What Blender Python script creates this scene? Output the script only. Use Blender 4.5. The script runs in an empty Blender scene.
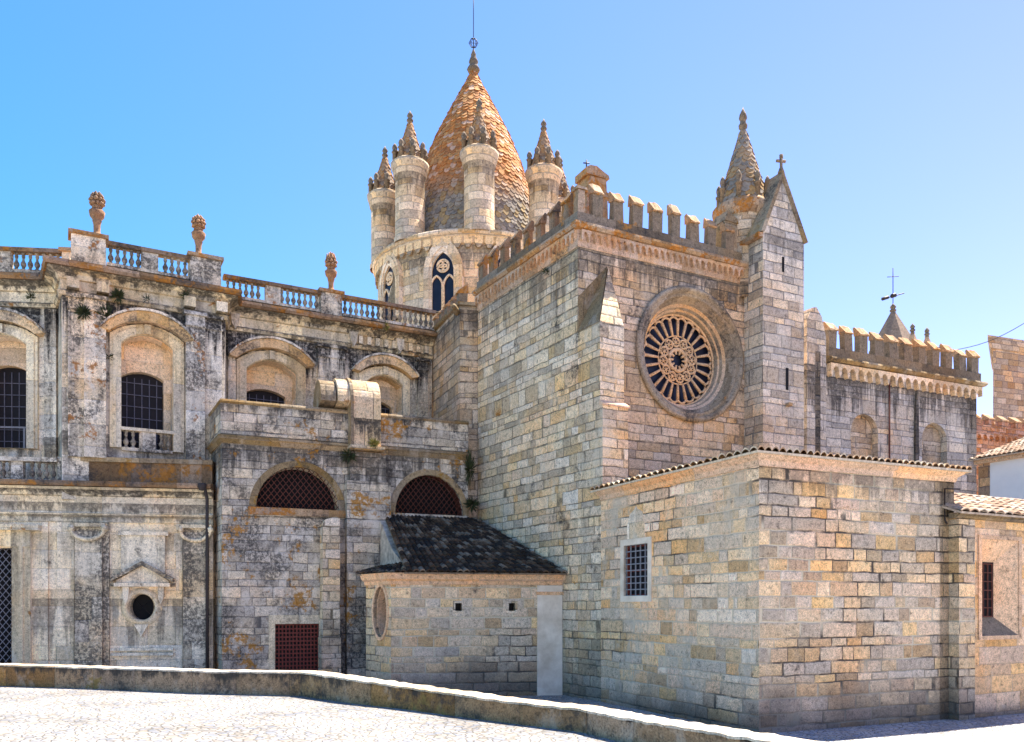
import bpy, bmesh, math, random
from mathutils import Vector
from mathutils.geometry import tessellate_polygon
random.seed(7)
sc = bpy.context.scene
C = sc.collection
PI = math.pi
# ------------------------------------------------------------------ camera
FPX, HZ, EYE = 830.0, 605.0, 1.6
cam = bpy.data.cameras.new('camera'); cam.sensor_width = 36; cam.lens = FPX/1024*36
cam.shift_y = (HZ-371)/1024; cam.clip_end = 4000
camo = bpy.data.objects.new('camera', cam); C.objects.link(camo)
camo.location = (0, 0, EYE); camo.rotation_euler = (PI/2, 0, 0); sc.camera = camo
# ------------------------------------------------------------------ world, sun
SUN_EL, SUN_AZ = math.radians(63), math.radians(44)      # azimuth: 0 = +X (right), 90 = +Y (away)
w = bpy.data.worlds.new('World'); sc.world = w; w.use_nodes = True
nt = w.node_tree; bg = nt.nodes['Background']
sky = nt.nodes.new('ShaderNodeTexSky'); sky.sky_type = 'NISHITA'; sky.sun_disc = False
sky.sun_elevation = SUN_EL; sky.sun_rotation = PI/2-SUN_AZ
sky.altitude = 200; sky.air_density = 1.0; sky.dust_density = 0.0; sky.ozone_density = 1.5
tint = nt.nodes.new('ShaderNodeMix'); tint.data_type = 'RGBA'; tint.blend_type = 'MULTIPLY'; tint.inputs[0].default_value = 1; tint.inputs[7].default_value = (.68, .85, 1.02, 1)
tc_ = nt.nodes.new('ShaderNodeTexCoord'); sx_ = nt.nodes.new('ShaderNodeSeparateXYZ'); nt.links.new(tc_.outputs['Generated'], sx_.inputs[0])
rp = nt.nodes.new('ShaderNodeValToRGB'); mr_ = nt.nodes.new('ShaderNodeMapRange'); mr_.inputs[1].default_value = -.6; mr_.inputs[2].default_value = .6; nt.links.new(sx_.outputs[0], mr_.inputs[0]); nt.links.new(mr_.outputs[0], rp.inputs[0])
rp.color_ramp.elements[0].color = (.30, .73, .97, 1); rp.color_ramp.elements[1].color = (.92, .735, .98, 1); nt.links.new(rp.outputs[0], tint.inputs[7])
nt.links.new(sky.outputs[0], tint.inputs[6]); nt.links.new(tint.outputs[2], bg.inputs[0]); bg.inputs[1].default_value = 0.10
sl = bpy.data.lights.new('sun', 'SUN'); sl.energy = 5.0; sl.angle = math.radians(0.5); sl.color = (1, .93, .82)
so = bpy.data.objects.new('sun', sl); C.objects.link(so)
sd = Vector((math.cos(SUN_EL)*math.cos(SUN_AZ), math.cos(SUN_EL)*math.sin(SUN_AZ), math.sin(SUN_EL)))
so.rotation_euler = sd.to_track_quat('Z', 'Y').to_euler(); so.location = (20, -10, 40)
sc.view_settings.view_transform = 'Standard'; sc.view_settings.look = 'None'
sc.view_settings.exposure = 1.66; sc.view_settings.gamma = 1; sc.view_settings.use_curve_mapping = False

# ------------------------------------------------------------------ helpers
def P(px, d): return Vector(((px-512)/FPX*d, d))
def ZZ(py, d): return EYE+(HZ-py)/FPX*d
class Fr:
    """a wall line from a (left as seen) to b (right as seen); s along it, t outwards, z up"""
    def __init__(s, a, b):
        s.a = Vector(a); s.b = Vector(b); d = s.b-s.a; s.L = d.length; s.e = d/s.L
        s.n = Vector((s.e.y, -s.e.x))
    def w(s, u, t, z): p = s.a+s.e*u+s.n*t; return Vector((p.x, p.y, z))
    def s(s, px, t=0):
        o = s.a+s.n*t; k = (px-512)/FPX           # x = k*y
        return (k*o.y-o.x)/(s.e.x-k*s.e.y)
    def at(s, px, py, t=0):
        u = s.s(px, t); p = s.a+s.e*u+s.n*t
        return u, ZZ(py, p.y)
def frp(pa, da, pb, db): return Fr(P(pa, da), P(pb, db))

class MB:
    def __init__(s): s.v = []; s.f = []; s.uv = []; s.sm = []
    def face(s, pts, uvs, smooth=False):
        i = len(s.v); s.v += [tuple(p) for p in pts]; s.f.append(tuple(range(i, i+len(pts)))); s.uv.append(uvs); s.sm.append(smooth)
    def box(s, F, s0, s1, t0, t1, z0, z1):
        if s0 > s1: s0, s1 = s1, s0
        if t0 > t1: t0, t1 = t1, t0
        s.prism(F, [(s0, z0), (s1, z0), (s1, z1), (s0, z1)], t0, t1); return s
    def prism(s, F, poly, t0, t1, holes=(), back=True):
        """polygon in (s,z) extruded from t0 (back) to t1 (front)"""
        loops = [list(poly)]+[list(h) for h in holes]
        flat = [p for l in loops for p in l]
        tris = tessellate_polygon([[Vector((p[0], p[1], 0)) for p in l] for l in loops])
        if not holes and len(poly) <= 4: tris = [tuple(range(len(poly)))]
        def area(ix): return sum(flat[ix[i]][0]*flat[ix[(i+1) % len(ix)]][1]-flat[ix[(i+1) % len(ix)]][0]*flat[ix[i]][1] for i in range(len(ix)))
        for tr in tris:
            ix = list(tr)
            if area(ix) < 0: ix.reverse()
            s.face([F.w(flat[i][0], t1, flat[i][1]) for i in ix], [flat[i] for i in ix])
            if back:
                ix.reverse(); s.face([F.w(flat[i][0], t0, flat[i][1]) for i in ix], [flat[i] for i in ix])
        for k, l in enumerate(loops):
            ar = sum(l[i][0]*l[(i+1) % len(l)][1]-l[(i+1) % len(l)][0]*l[i][1] for i in range(len(l)))
            if (ar < 0) != (k > 0): l = l[::-1]
            acc = 0
            for i in range(len(l)):
                a, b = l[i], l[(i+1) % len(l)]; ln = math.hypot(b[0]-a[0], b[1]-a[1])
                if abs(b[1]-a[1]) > abs(b[0]-a[0]): uv = [(t1+9, a[1]), (t0+9, a[1]), (t0+9, b[1]), (t1+9, b[1])]
                else: uv = [(a[0], t1+7), (a[0], t0+7), (b[0], t0+7), (b[0], t1+7)]
                s.face([F.w(a[0], t1, a[1]), F.w(a[0], t0, a[1]), F.w(b[0], t0, b[1]), F.w(b[0], t1, b[1])], uv)
        return s
    def sweep(s, path, prof, closed=False, caps=True):
        """profile [(t,z)] closed polygon swept along a 2D path, t outwards (right hand side of the path), mitred"""
        path = [Vector(p) for p in path]; n = len(path); rows = []; acc = [0]
        for i in range(n-1): acc.append(acc[-1]+(path[i+1]-path[i]).length)
        for i in range(n):
            def nrm(a, b): d = (b-a).normalized(); return Vector((d.y, -d.x))
            if closed:
                n1 = nrm(path[i-1], path[i]); n2 = nrm(path[i], path[(i+1) % n])
            else:
                n1 = nrm(path[i-1], path[i]) if i else nrm(path[0], path[1]); n2 = nrm(path[i], path[i+1]) if i < n-1 else n1
            m = (n1+n2); m = m/m.length; m = m/max(.35, m.dot(n1))
            rows.append([Vector((path[i].x+m.x*t, path[i].y+m.y*t, z)) for t, z in prof])
        per = [0]
        for j in range(len(prof)): a = prof[j]; b = prof[(j+1) % len(prof)]; per.append(per[-1]+math.hypot(b[0]-a[0], b[1]-a[1]))
        for i in range(n if closed else n-1):
            r0, r1 = rows[i], rows[(i+1) % n]; u0 = acc[i]; u1 = acc[i+1] if i+1 < n else acc[i]+(path[0]-path[i]).length
            for j in range(len(prof)):
                k = (j+1) % len(prof); vert = abs(prof[k][1]-prof[j][1]) > abs(prof[k][0]-prof[j][0])
                va, vb = (prof[j][1], prof[k][1]) if vert else (prof[j][0]+5, prof[k][0]+5)
                s.face([r0[j], r1[j], r1[k], r0[k]], [(u0, va), (u1, va), (u1, vb), (u0, vb)])
        if caps and not closed:
            s.face(rows[0], [(p[0], p[1]) for p in prof]); s.face(rows[-1][::-1], [(p[0], p[1]) for p in prof][::-1])
        return s
    def lathe(s, c, prof, seg=12, a0=0, a1=2*PI, smooth=True, sx=1):
        c = Vector(c)
        for i in range(seg):
            A, B = a0+(a1-a0)*i/seg, a0+(a1-a0)*(i+1)/seg
            for (r0, z0), (r1, z1) in zip(prof, prof[1:]):
                q = [c+Vector((r0*math.cos(A), r0*math.sin(A), z0)), c+Vector((r0*math.cos(B), r0*math.sin(B), z0)),
                     c+Vector((r1*math.cos(B), r1*math.sin(B), z1)), c+Vector((r1*math.cos(A), r1*math.sin(A), z1))]
                R = max(r0, r1); vv = (z0, z1) if abs(z1-z0) > .3*abs(r1-r0) else (r0+3, r1+3)
                uv = [(A*R, vv[0]), (B*R, vv[0]), (B*R, vv[1]), (A*R, vv[1])]
                if r0 < 1e-5: q.pop(1); uv.pop(1)
                elif r1 < 1e-5: q.pop(2); uv.pop(2)
                s.face(q, uv, smooth)
        return s
    def ring(s, F, cs, cz, prof, seg=48, a0=0, a1=2*PI, smooth=True):
        """profile [(r,t)] turned about the wall normal at (cs,cz)"""
        for i in range(seg):
            A, B = a0+(a1-a0)*i/seg, a0+(a1-a0)*(i+1)/seg
            for (r0, t0), (r1, t1) in zip(prof, prof[1:]):
                q = [F.w(cs+r*math.cos(g), t, cz+r*math.sin(g)) for r, t, g in ((r0, t0, A), (r1, t1, A), (r1, t1, B), (r0, t0, B))]
                s.face(q, [(A*r0, r0+t0), (A*r0, r1+t1), (B*r0, r1+t1), (B*r0, r0+t0)], smooth)
        return s
    def tube(s, pts, r, seg=6, closed=False, r1=None):
        pts = [Vector(p) for p in pts]; n = len(pts); rows = []
        up = Vector((0, 0, 1))
        for i in range(n):
            a = pts[i-1] if (i or closed) else pts[0]; b = pts[(i+1) % n] if (i < n-1 or closed) else pts[-1]
            d = (b-a).normalized(); x = d.cross(up)
            if x.length < .05: x = d.cross(Vector((0, 1, 0)))
            x.normalize(); y = x.cross(d); rr = r if r1 is None else r+(r1-r)*i/(n-1)
            rows.append([pts[i]+x*rr*math.cos(2*PI*k/seg)+y*rr*math.sin(2*PI*k/seg) for k in range(seg)])
        for i in range(n if closed else n-1):
            A, B = rows[i], rows[(i+1) % n]
            for k in range(seg):
                s.face([A[k], A[(k+1) % seg], B[(k+1) % seg], B[k]], [(0, 0)]*4, True)
        if not closed:
            s.face(rows[0], [(0, 0)]*seg); s.face(rows[-1][::-1], [(0, 0)]*seg)
        return s
    def jitter(s, a, seed=0):
        rnd = {}
        for i, v in enumerate(s.v):
            k = (round(v[0], 3), round(v[1], 3), round(v[2], 3))
            if k not in rnd:
                rg = random.Random(hash(k)+seed); rnd[k] = [rg.uniform(-a, a) for _ in range(3)]
            s.v[i] = tuple(v[j]+rnd[k][j] for j in range(3))
        return s
    def build(s, name, mat, parent=None, origin=None, label=None):
        me = bpy.data.meshes.new(name)
        pl = Vector((0, 0, 0))
        q = parent
        while q is not None: pl = pl+q.location; q = q.parent
        og = Vector(origin) if origin is not None else pl
        me.from_pydata([tuple(Vector(v)-og) for v in s.v], [], s.f)
        ul = me.uv_layers.new(name='UVMap'); k = 0
        for uvs in s.uv:
            for u in uvs: ul.data[k].uv = u; k += 1
        bm = bmesh.new(); bm.from_mesh(me); bmesh.ops.remove_doubles(bm, verts=bm.verts, dist=1e-4); bmesh.ops.recalc_face_normals(bm, faces=bm.faces)
        bm.to_mesh(me); bm.free()
        me.polygons.foreach_set('use_smooth', [False]*len(me.polygons))
        if any(s.sm) and len(me.polygons) == len(s.sm): me.polygons.foreach_set('use_smooth', s.sm)
        elif all(s.sm): me.polygons.foreach_set('use_smooth', [True]*len(me.polygons))
        me.materials.append(mat); me.update()
        o = bpy.data.objects.new(name, me); C.objects.link(o)
        o.location = og-pl; o.parent = parent
        if label: o['label'] = label
        return o
def thing(name, label, cat, loc, group=None):
    o = bpy.data.objects.new(name, None); C.objects.link(o); o.location = loc if len(loc) == 3 else (loc[0], loc[1], -1.2)
    o.empty_display_size = .5; o['label'] = label; o['category'] = cat
    if group: o['group'] = group
    return o
def dup(o, loc, rotz=0, parent=None, scale=None):
    c = o.copy(); C.objects.link(c); c.parent = parent if parent else o.parent
    pl = Vector((0, 0, 0)); q = c.parent
    while q is not None: pl = pl+q.location; q = q.parent
    c.location = Vector(loc)-pl; c.rotation_euler = (0, 0, rotz)
    if scale: c.scale = scale
    return c
def struct(o): o['kind'] = 'structure'; return o
def arc(cx, cz, r, a0, a1, n, ry=None):
    ry = r if ry is None else ry
    return [(cx+r*math.cos(a0+(a1-a0)*i/n), cz+ry*math.sin(a0+(a1-a0)*i/n)) for i in range(n+1)]
def arched(s0, s1, z0, zs, zt, n=14):
    """opening from z0 up to springing zs with an arch of top zt"""
    return [(s0, z0), (s1, z0)]+arc((s0+s1)/2, zs, (s1-s0)/2, 0, PI, n, zt-zs)
def segm(s0, s1, z0, zs, zt, n=10):
    """opening with a segmental arch head"""
    w = (s1-s0)/2; h = zt-zs; R = (w*w+h*h)/(2*h); a = math.asin(w/R); c = (s0+s1)/2
    return [(s0, z0), (s1, z0)]+[(c+R*math.sin(a-2*a*i/n), zt-R+R*math.cos(a-2*a*i/n)) for i in range(n+1)]

# ------------------------------------------------------------------ materials
class N:
    def __init__(s, name):
        s.m = bpy.data.materials.new(name); s.m.use_nodes = True; s.t = s.m.node_tree; s.b = s.t.nodes['Principled BSDF']
        s.b.inputs['Roughness'].default_value = .9
        s.b.inputs['Specular IOR Level'].default_value = .2
    def n(s, ty, **k):
        x = s.t.nodes.new(ty)
        for a, v in k.items(): setattr(x, a, v)
        return x
    def put(s, sock, v):
        if isinstance(v, bpy.types.NodeSocket): s.t.links.new(v, sock)
        elif isinstance(v, (tuple, list)) and len(v) == 3 and sock.type == 'RGBA': sock.default_value = (*v, 1)
        else: sock.default_value = v
    def M(s, op, a, b=0.0, c=0.0):
        x = s.n('ShaderNodeMath', operation=op); s.put(x.inputs[0], a); s.put(x.inputs[1], b); s.put(x.inputs[2], c); return x.outputs[0]
    def mr(s, v, a, b, c=0.0, d=1.0, smooth=False):
        x = s.n('ShaderNodeMapRange'); x.interpolation_type = 'SMOOTHSTEP' if smooth else 'LINEAR'
        for i, q in enumerate((v, a, b, c, d)): s.put(x.inputs[i], q)
        return x.outputs[0]
    def noise(s, vec, scale, detail=4, rough=.6, dim='3D', out=0):
        x = s.n('ShaderNodeTexNoise', noise_dimensions=dim)
        if dim == '1D': s.put(x.inputs['W'], vec)
        else: s.put(x.inputs['Vector'], vec)
        x.inputs['Scale'].default_value = scale; x.inputs['Detail'].default_value = detail; x.inputs['Roughness'].default_value = rough
        return x.outputs[out]
    def mix(s, f, a, b, mode='MIX'):
        x = s.n('ShaderNodeMix', data_type='RGBA', blend_type=mode); s.put(x.inputs[0], f); s.put(x.inputs[6], a); s.put(x.inputs[7], b); return x.outputs[2]
    def ramp(s, v, cols, const=False):
        x = s.n('ShaderNodeValToRGB'); x.color_ramp.interpolation = 'CONSTANT' if const else 'LINEAR'
        el = x.color_ramp.elements; n = len(cols)
        while len(el) < n: el.new(.5)
        for i, c in enumerate(cols):
            p, c = c if len(c) == 2 else ((i/n if const else i/(n-1)), c)
            el[i].position = p; el[i].color = (*c, 1)
        s.put(x.inputs[0], v); return x.outputs[0]
    def pos(s): return s.n('ShaderNodeNewGeometry').outputs['Position']
    def scalev(s, v, x, y, z):
        m = s.n('ShaderNodeVectorMath', operation='MULTIPLY'); s.put(m.inputs[0], v); m.inputs[1].default_value = (x, y, z); return m.outputs[0]
    def bump(s, h, strength=.5, dist=.02, prev=None):
        x = s.n('ShaderNodeBump'); x.inputs['Strength'].default_value = strength; x.inputs['Distance'].default_value = dist
        s.put(x.inputs['Height'], h)
        if prev is not None: s.put(x.inputs['Normal'], prev)
        s.t.links.new(x.outputs[0], s.b.inputs['Normal']); return x.outputs[0]
    def done(s, col): s.put(s.b.inputs['Base Color'], col); return s.m

def blocks(m, bw, bh, irr=1.0, edge=.018):
    uv = m.n('ShaderNodeTexCoord').outputs['UV']; sx = m.n('ShaderNodeSeparateXYZ'); m.put(sx.inputs[0], uv)
    wob = m.noise(m.pos(), 1.7, 2, .5)
    u, v = sx.outputs[0], m.M('MULTIPLY_ADD', wob, .09*irr, sx.outputs[1])
    v2 = m.M('MULTIPLY_ADD', m.noise(m.M('MULTIPLY', v, 1/(bh*2.2)), 1, 1, .5, '1D'), 1.5*irr, m.M('DIVIDE', v, bh))
    row = m.M('FLOOR', v2)
    wn = m.n('ShaderNodeTexWhiteNoise', noise_dimensions='1D'); m.put(wn.inputs['W'], row); rr = wn.outputs[0]
    u1 = m.M('MULTIPLY', m.M('DIVIDE', u, bw), m.M('MULTIPLY_ADD', rr, .7*irr, 1-.35*irr))
    u2 = m.M('ADD', m.M('MULTIPLY_ADD', rr, 37, u1), m.M('MULTIPLY', m.noise(m.M('MULTIPLY_ADD', row, 13.7, u1), .7, 1, .5, '1D'), 1.7*irr))
    col = m.M('FLOOR', u2); fu, fv = m.M('FRACT', u2), m.M('FRACT', v2)
    du = m.M('MULTIPLY', m.M('MINIMUM', fu, m.M('SUBTRACT', 1, fu)), bw); dv = m.M('MULTIPLY', m.M('MINIMUM', fv, m.M('SUBTRACT', 1, fv)), bh)
    d = m.M('MULTIPLY_ADD', m.noise(m.pos(), 14, 3, .6), .022, m.M('MINIMUM', du, dv))
    mask = m.mr(d, edge, edge+.016, 0, 1, True)       # 1 on the stone, 0 in the joint
    cmb = m.n('ShaderNodeCombineXYZ'); m.put(cmb.inputs[0], col); m.put(cmb.inputs[1], row)
    w2 = m.n('ShaderNodeTexWhiteNoise', noise_dimensions='2D'); m.put(w2.inputs[0], cmb.outputs[0])
    s2 = m.n('ShaderNodeSeparateXYZ'); m.put(s2.inputs[0], w2.outputs[1])
    return mask, w2.outputs[0], s2.outputs[0], s2.outputs[1], m.mr(d, 0.0, .07)

ORANGE = (.42, .17, .025)
def stone(name, pal, bw=.7, bh=.36, mortar=(.42, .36, .28), irr=1.0, soot=.3, lichen=.1, pale=.2, streak=.3, mortar_on=1.0, fine=1.0, joint=.018,
          bandtint=None, sootcol=(.045, .042, .04), low=None, lichcol=ORANGE, pits=.5, plaster=0.0, gain=1.28, drips=(), hue=(1, 1, 1), bed=0):
    def nz(c):
        c = (c[0]*gain*1.20*hue[0], c[1]*gain*1.035*hue[1], c[2]*gain*.82*hue[2]); k = min(1, .80/max(c)); return tuple(x*k for x in c)
    pal = [nz(c) for c in pal]; mortar = tuple(x*min(1.2, gain) for x in mortar); m = N(name); mask, r1, r2, r3, dd = blocks(m, bw, bh, irr, joint); p = m.pos()
    mortar = tuple(mortar[i]*hue[i] for i in range(3))
    mean = tuple(sum(q[i] for q in pal)/len(pal) for i in range(3))
    c = m.mix(m.mr(m.noise(p, 1.3, 3, .6), .35, .65, .42, .80), m.ramp(r1, pal, True), mean)
    c = m.mix(1, c, m.ramp(m.noise(p, .33, 4, .6), [(.36, (.90, .95, 1.02)), (.5, (1, 1, 1)), (.64, (1.14, .99, .86))]), 'MULTIPLY')
    hs = m.n('ShaderNodeHueSaturation'); m.put(hs.inputs['Color'], c); m.put(hs.inputs['Value'], m.mr(r2, 0, 1, .70, 1.25)); m.put(hs.inputs['Saturation'], m.mr(r3, 0, 1, .75, 1.15)); c = hs.outputs[0]
    nf = m.noise(p, 9, 6, .7); c = m.mix(1, c, m.ramp(nf, [(.30, (.30,)*3), (.44, (.92,)*3), (.58, (1.08,)*3), (.70, (1.35,)*3)]), 'MULTIPLY')
    c = m.mix(1, c, m.ramp(m.noise(p, 38, 3, .7), [(.34, (.52,)*3), (.47, (1,)*3), (.54, (1.06,)*3), (.66, (1.4,)*3)]), 'MULTIPLY')
    if bed: mortar = m.mix(m.mr(m.noise(m.scalev(p, .6, .6, 1), .5, 3, .5), .44, .56, 0, 1, True), mortar, (.10, .08, .06))
    c = m.mix(m.M('MULTIPLY', m.M('SUBTRACT', 1, mask), m.mr(m.noise(p, 2.3, 4, .6), .36, .54, .25, 1)), c, mortar)
    big = m.noise(p, .45, 4, .6)
    if plaster:      # pale render left on the stones in patches
        pm = m.M('MULTIPLY', m.mr(m.noise(m.scalev(p, 1, 1, .8), .55, 5, .68), .54, .60, 0, 1, True), plaster)
        c = m.mix(pm, c, m.ramp(m.noise(p, 3, 5, .7), [(.3, (.45, .36, .26)), (.7, (.66, .58, .47))]))
        mask = m.M('MAXIMUM', mask, pm)
    # pale bleaching
    pl = m.M('MULTIPLY', m.mr(m.noise(m.scalev(p, 1, 1, .6), 1.3, 5, .7), .52, .66, 0, 1, True), pale)
    c = m.mix(pl, c, tuple(x*y for x, y in zip((.72, .64, .53), hue)))
    # dark crust: patchy, grainy
    sm = m.mr(m.noise(p, .8, 5, .65), .69-soot*.34, .77-soot*.30, 0, 1, True)
    sg = m.mr(m.noise(p, 11*fine, 4, .75), .40, .58, 0, 1, True)
    st = m.mr(m.noise(m.scalev(p, 2.2, 2.2, .16), 1.0, 5, .65), .60-streak*.16, .74-streak*.12, 0, 1, True)
    smk = m.M('MULTIPLY', m.M('MINIMUM', 1, m.M('ADD', m.M('MULTIPLY', sm, m.M('MULTIPLY_ADD', sg, .75, .2)), m.M('MULTIPLY', st, m.M('MULTIPLY_ADD', sg, .45*streak, .25*streak)))), .85 if soot > 0 else 0)
    pt = m.mr(m.noise(p, 22*fine, 3, .8), .60, .68, 0, pits, True)
    c = m.mix(m.M('MAXIMUM', smk, pt), c, sootcol)
    if low:          # damp dark foot of the wall
        sp = m.n('ShaderNodeSeparateXYZ'); m.put(sp.inputs[0], p)
        lo = m.M('MULTIPLY', m.mr(m.M('MULTIPLY_ADD', big, low[1]*1.6, m.M('SUBTRACT', sp.outputs[2], low[1]*.8)), low[0], low[0]+low[1], 1, 0, True), .75)
        c = m.mix(lo, c, (.075, .07, .06))
    if drips:
        sp = m.n('ShaderNodeSeparateXYZ'); m.put(sp.inputs[0], p); dn_ = m.noise(m.scalev(p, 2.6, 2.6, .10), 1.0, 5, .7); tot = None
        for zt_, ln_, am_ in drips:
            a_ = m.M('MULTIPLY', m.mr(sp.outputs[2], zt_-ln_, zt_, 0, 1), m.M('LESS_THAN', sp.outputs[2], zt_+.01))
            k_ = m.mr(m.M('ADD', m.M('MULTIPLY', a_, .34), dn_), .66, .78, 0, am_, True); k_ = m.M('MULTIPLY', k_, m.M('GREATER_THAN', a_, .001))
            tot = k_ if tot is None else m.M('MAXIMUM', tot, k_)
        c = m.mix(m.M('MULTIPLY', tot, m.mr(m.noise(p, 8, 5, .75), .36, .52, .45, 1)), c, (.04, .036, .032))
    if lichen:
        lm = m.mr(m.noise(p, 1.1, 5, .7), .70-lichen*.3, .76-lichen*.3, 0, 1, True)
        lg = m.mr(m.noise(p, 7, 5, .7), .42, .52, 0, 1, True)
        c = m.mix(m.M('MULTIPLY', m.M('MULTIPLY', lm, lg), .9), c, m.ramp(nf, [(.35, tuple(x*.6 for x in lichcol)), (.6, lichcol)]))
    h = m.M('ADD', m.M('MULTIPLY', dd, .6), m.M('ADD', m.M('MULTIPLY', mask, .5), m.M('MULTIPLY_ADD', nf, .9, m.M('MULTIPLY', r2, .35))))
    m.bump(h, .75, .035)
    return m.done(c)
TAN, GREY, LT, PK, BL, DK = (.42, .31, .21), (.33, .31, .29), (.55, .49, .42), (.45, .31, .21), (.34, .34, .35), (.25, .20, .16)
MAT = {}
MAT['chapel'] = stone('warm_ashlar', [TAN, GREY, LT, PK, (.44, .34, .22), BL, (.36, .28, .2), (.48, .38, .26)], .60, .285, (.56, .47, .34), irr=.8, soot=.18, lichen=.05, pale=.12, streak=.15, low=(-1.25, 1.5), joint=.022, pits=.35, gain=1.4, drips=[(4.6, .9, .5)], bed=1, hue=(1.0, 1.02, .97))
MAT['chapel_left'] = stone('pale_rendered_ashlar', [(.50, .38, .25), (.43, .42, .40), LT, (.48, .32, .2), (.50, .41, .29), (.40, .40, .41)], .60, .285, (.58, .50, .39), irr=.9, soot=.08, lichen=.03, pale=.3, streak=.08, low=(-1.25, .9), joint=.02, plaster=.55, pits=.2, gain=1.5, hue=(1.05, .97, .86), bed=1)
MAT['transept'] = stone('weathered_granite', [GREY, (.42, .34, .24), (.48, .45, .4), TAN, (.36, .33, .29), (.44, .40, .33), BL], .58, .28, (.16, .13, .09), irr=1, soot=.30, lichen=.14, pale=.45, streak=.45, joint=0.017, pits=.5, low=(-1.2, 3), gain=1.5, drips=[(12.5, 2.6, .6)], hue=(1.0, .99, .93))
MAT['transept_front'] = stone('brown_grey_granite', [GREY, (.35, .28, .20), (.40, .36, .31), TAN, (.30, .26, .21), (.36, .32, .27)], .58, .28, (.14, .11, .08), irr=1, soot=.34, lichen=.16, pale=.25, streak=.35, joint=0.017, pits=.4, gain=1.30, drips=[(12.5, 1.6, .7)])
MAT['aisle'] = stone('shade_blue_granite', [BL, GREY, (.40, .41, .42), (.34, .32, .3), (.27, .28, .31), (.40, .37, .32)], .60, .30, (.16, .145, .13), irr=.8, soot=.18, lichen=.04, pale=.35, streak=.45, joint=0.017, pits=.4, gain=1.38, drips=[(10.2, 2.2, .8)])  # blue-grey shade of the wall front is put into the stone colour
MAT['gable'] = stone('grey_gable_granite', [BL, GREY, (.40, .41, .42), (.34, .32, .3), (.27, .28, .31), (.40, .37, .32)], .60, .30, (.16, .145, .13), irr=.8, soot=.18, lichen=.04, pale=.35, streak=.45, joint=0.017, pits=.4, gain=1.38, drips=[(13.9, 1.6, .5)])
MAT['tower'] = stone('tower_granite', [(.45, .37, .28), (.5, .45, .37), (.42, .38, .34), (.5, .4, .28)], .7, .40, (.32, .26, .2), irr=.7, soot=.18, lichen=.05, pale=.1, streak=.3, pits=.3, gain=1.3, drips=[(22.8, 1.4, .6), (18.9, 1.6, .6)], hue=(1.0, .99, .95))
MAT['annex'] = stone('sooty_ashlar', [(.36, .35, .33), (.29, .28, .27), (.50, .49, .46), (.26, .26, .25), (.42, .40, .36)], .62, .30, (.10, .09, .08), irr=1, soot=.62, lichen=0.46, pale=.65, streak=.3, joint=0.014, pits=.7, lichcol=(.46, .21, .03), gain=1.25, drips=[(6.8, 1.8, .8), (8.2, .7, .8)])
MAT['choir'] = stone('pale_limestone', [(.50, .49, .45), (.44, .43, .4), (.55, .53, .49)], 1.5, .55, (.3, .28, .25), irr=.5, soot=0.4, lichen=0.16, pale=0.9, streak=1.0, joint=.006, pits=.9, lichcol=(.34, .19, .05), drips=[(11.6, 2.6, 1), (12.06, .5, .9), (7.2, 1.6, .7)], gain=1.55, hue=(.98, 1.0, 1.02))
MAT['choir_low'] = stone('pale_limestone_lower', [(.54, .50, .43), (.51, .48, .43), (.57, .53, .46)], 1.5, .6, (.35, .3, .24), irr=.5, soot=0.2, lichen=0.1, pale=0.8, streak=0.5, joint=.006, pits=.5, gain=1.7, drips=[(4.9, .5, .7), (3.9, 1.5, .35), (1.8, 2.5, .6)], hue=(1.0, 1.0, .95))
MAT['pilaster'] = stone('crusted_limestone', [(.52, .50, .46), (.46, .45, .42)], 2.0, .7, (.28, .26, .24), irr=.4, soot=0.66, lichen=0.42, pale=0.9, streak=.9, joint=.006, pits=1, lichcol=(.42, .17, .04), gain=1.6, hue=(.98, 1.0, 1.02))
MAT['lowpil'] = stone('blackened_limestone', [(.48, .46, .42), (.42, .41, .38)], 2.0, .7, (.28, .26, .24), irr=.4, soot=0.92, lichen=.05, pale=.5, streak=.7, joint=.006, pits=1, gain=1.25, hue=(1.0, .99, .93))
MAT['trim'] = stone('clean_limestone_trim', [(.60, .57, .50), (.56, .54, .48)], 1.1, 5., (.34, .3, .25), irr=.2, soot=0.08, lichen=.22, pale=.6, streak=.9, joint=.004, pits=0.3, gain=1.7, drips=[(12.34, .5, .9), (11.72, .3, .8), (5.3, .35, .9), (4.5, .3, .6)], hue=(1.0, .99, .92))
MAT['hood'] = stone('warm_lit_hood_stone', [(.60, .48, .33), (.54, .45, .33)], 1.1, 5., (.34, .3, .25), irr=.2, soot=0.6, lichen=.3, pale=.2, streak=.6, joint=.004, pits=.5, gain=1.1, hue=(1.02, .98, .9))  # warm light on the hood's lower edge is painted into this colour
MAT['ledge'] = stone('mossy_ledge', [(.34, .26, .15), (.30, .24, .15), (.40, .34, .24)], 1.3, 3., (.1, .08, .06), irr=.3, soot=.45, lichen=0.4, pale=.25, streak=.4, joint=.006, pits=.6, lichcol=(.36, .19, .035), gain=0.72)
MAT['rust'] = stone('ochre_lichened_stone', [(.40, .25, .12), (.34, .27, .2), (.30, .25, .2)], .6, 3., (.1, .08, .06), irr=.3, soot=.30, lichen=.75, pale=.1, streak=.2, joint=.004, pits=.5, lichcol=(.48, .19, .03), gain=0.95)
MAT['merlon'] = stone('shade_grey_merlon_stone', [(.27, .24, .21), (.33, .29, .24)], 2.0, 3., (.1, .08, .06), irr=.1, soot=.32, lichen=0.22, pale=0.05, streak=.3, joint=.002, pits=.6, lichcol=(.42, .20, .05), gain=0.58)  # grey darkened to carry the shade on the merlon fronts
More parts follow.
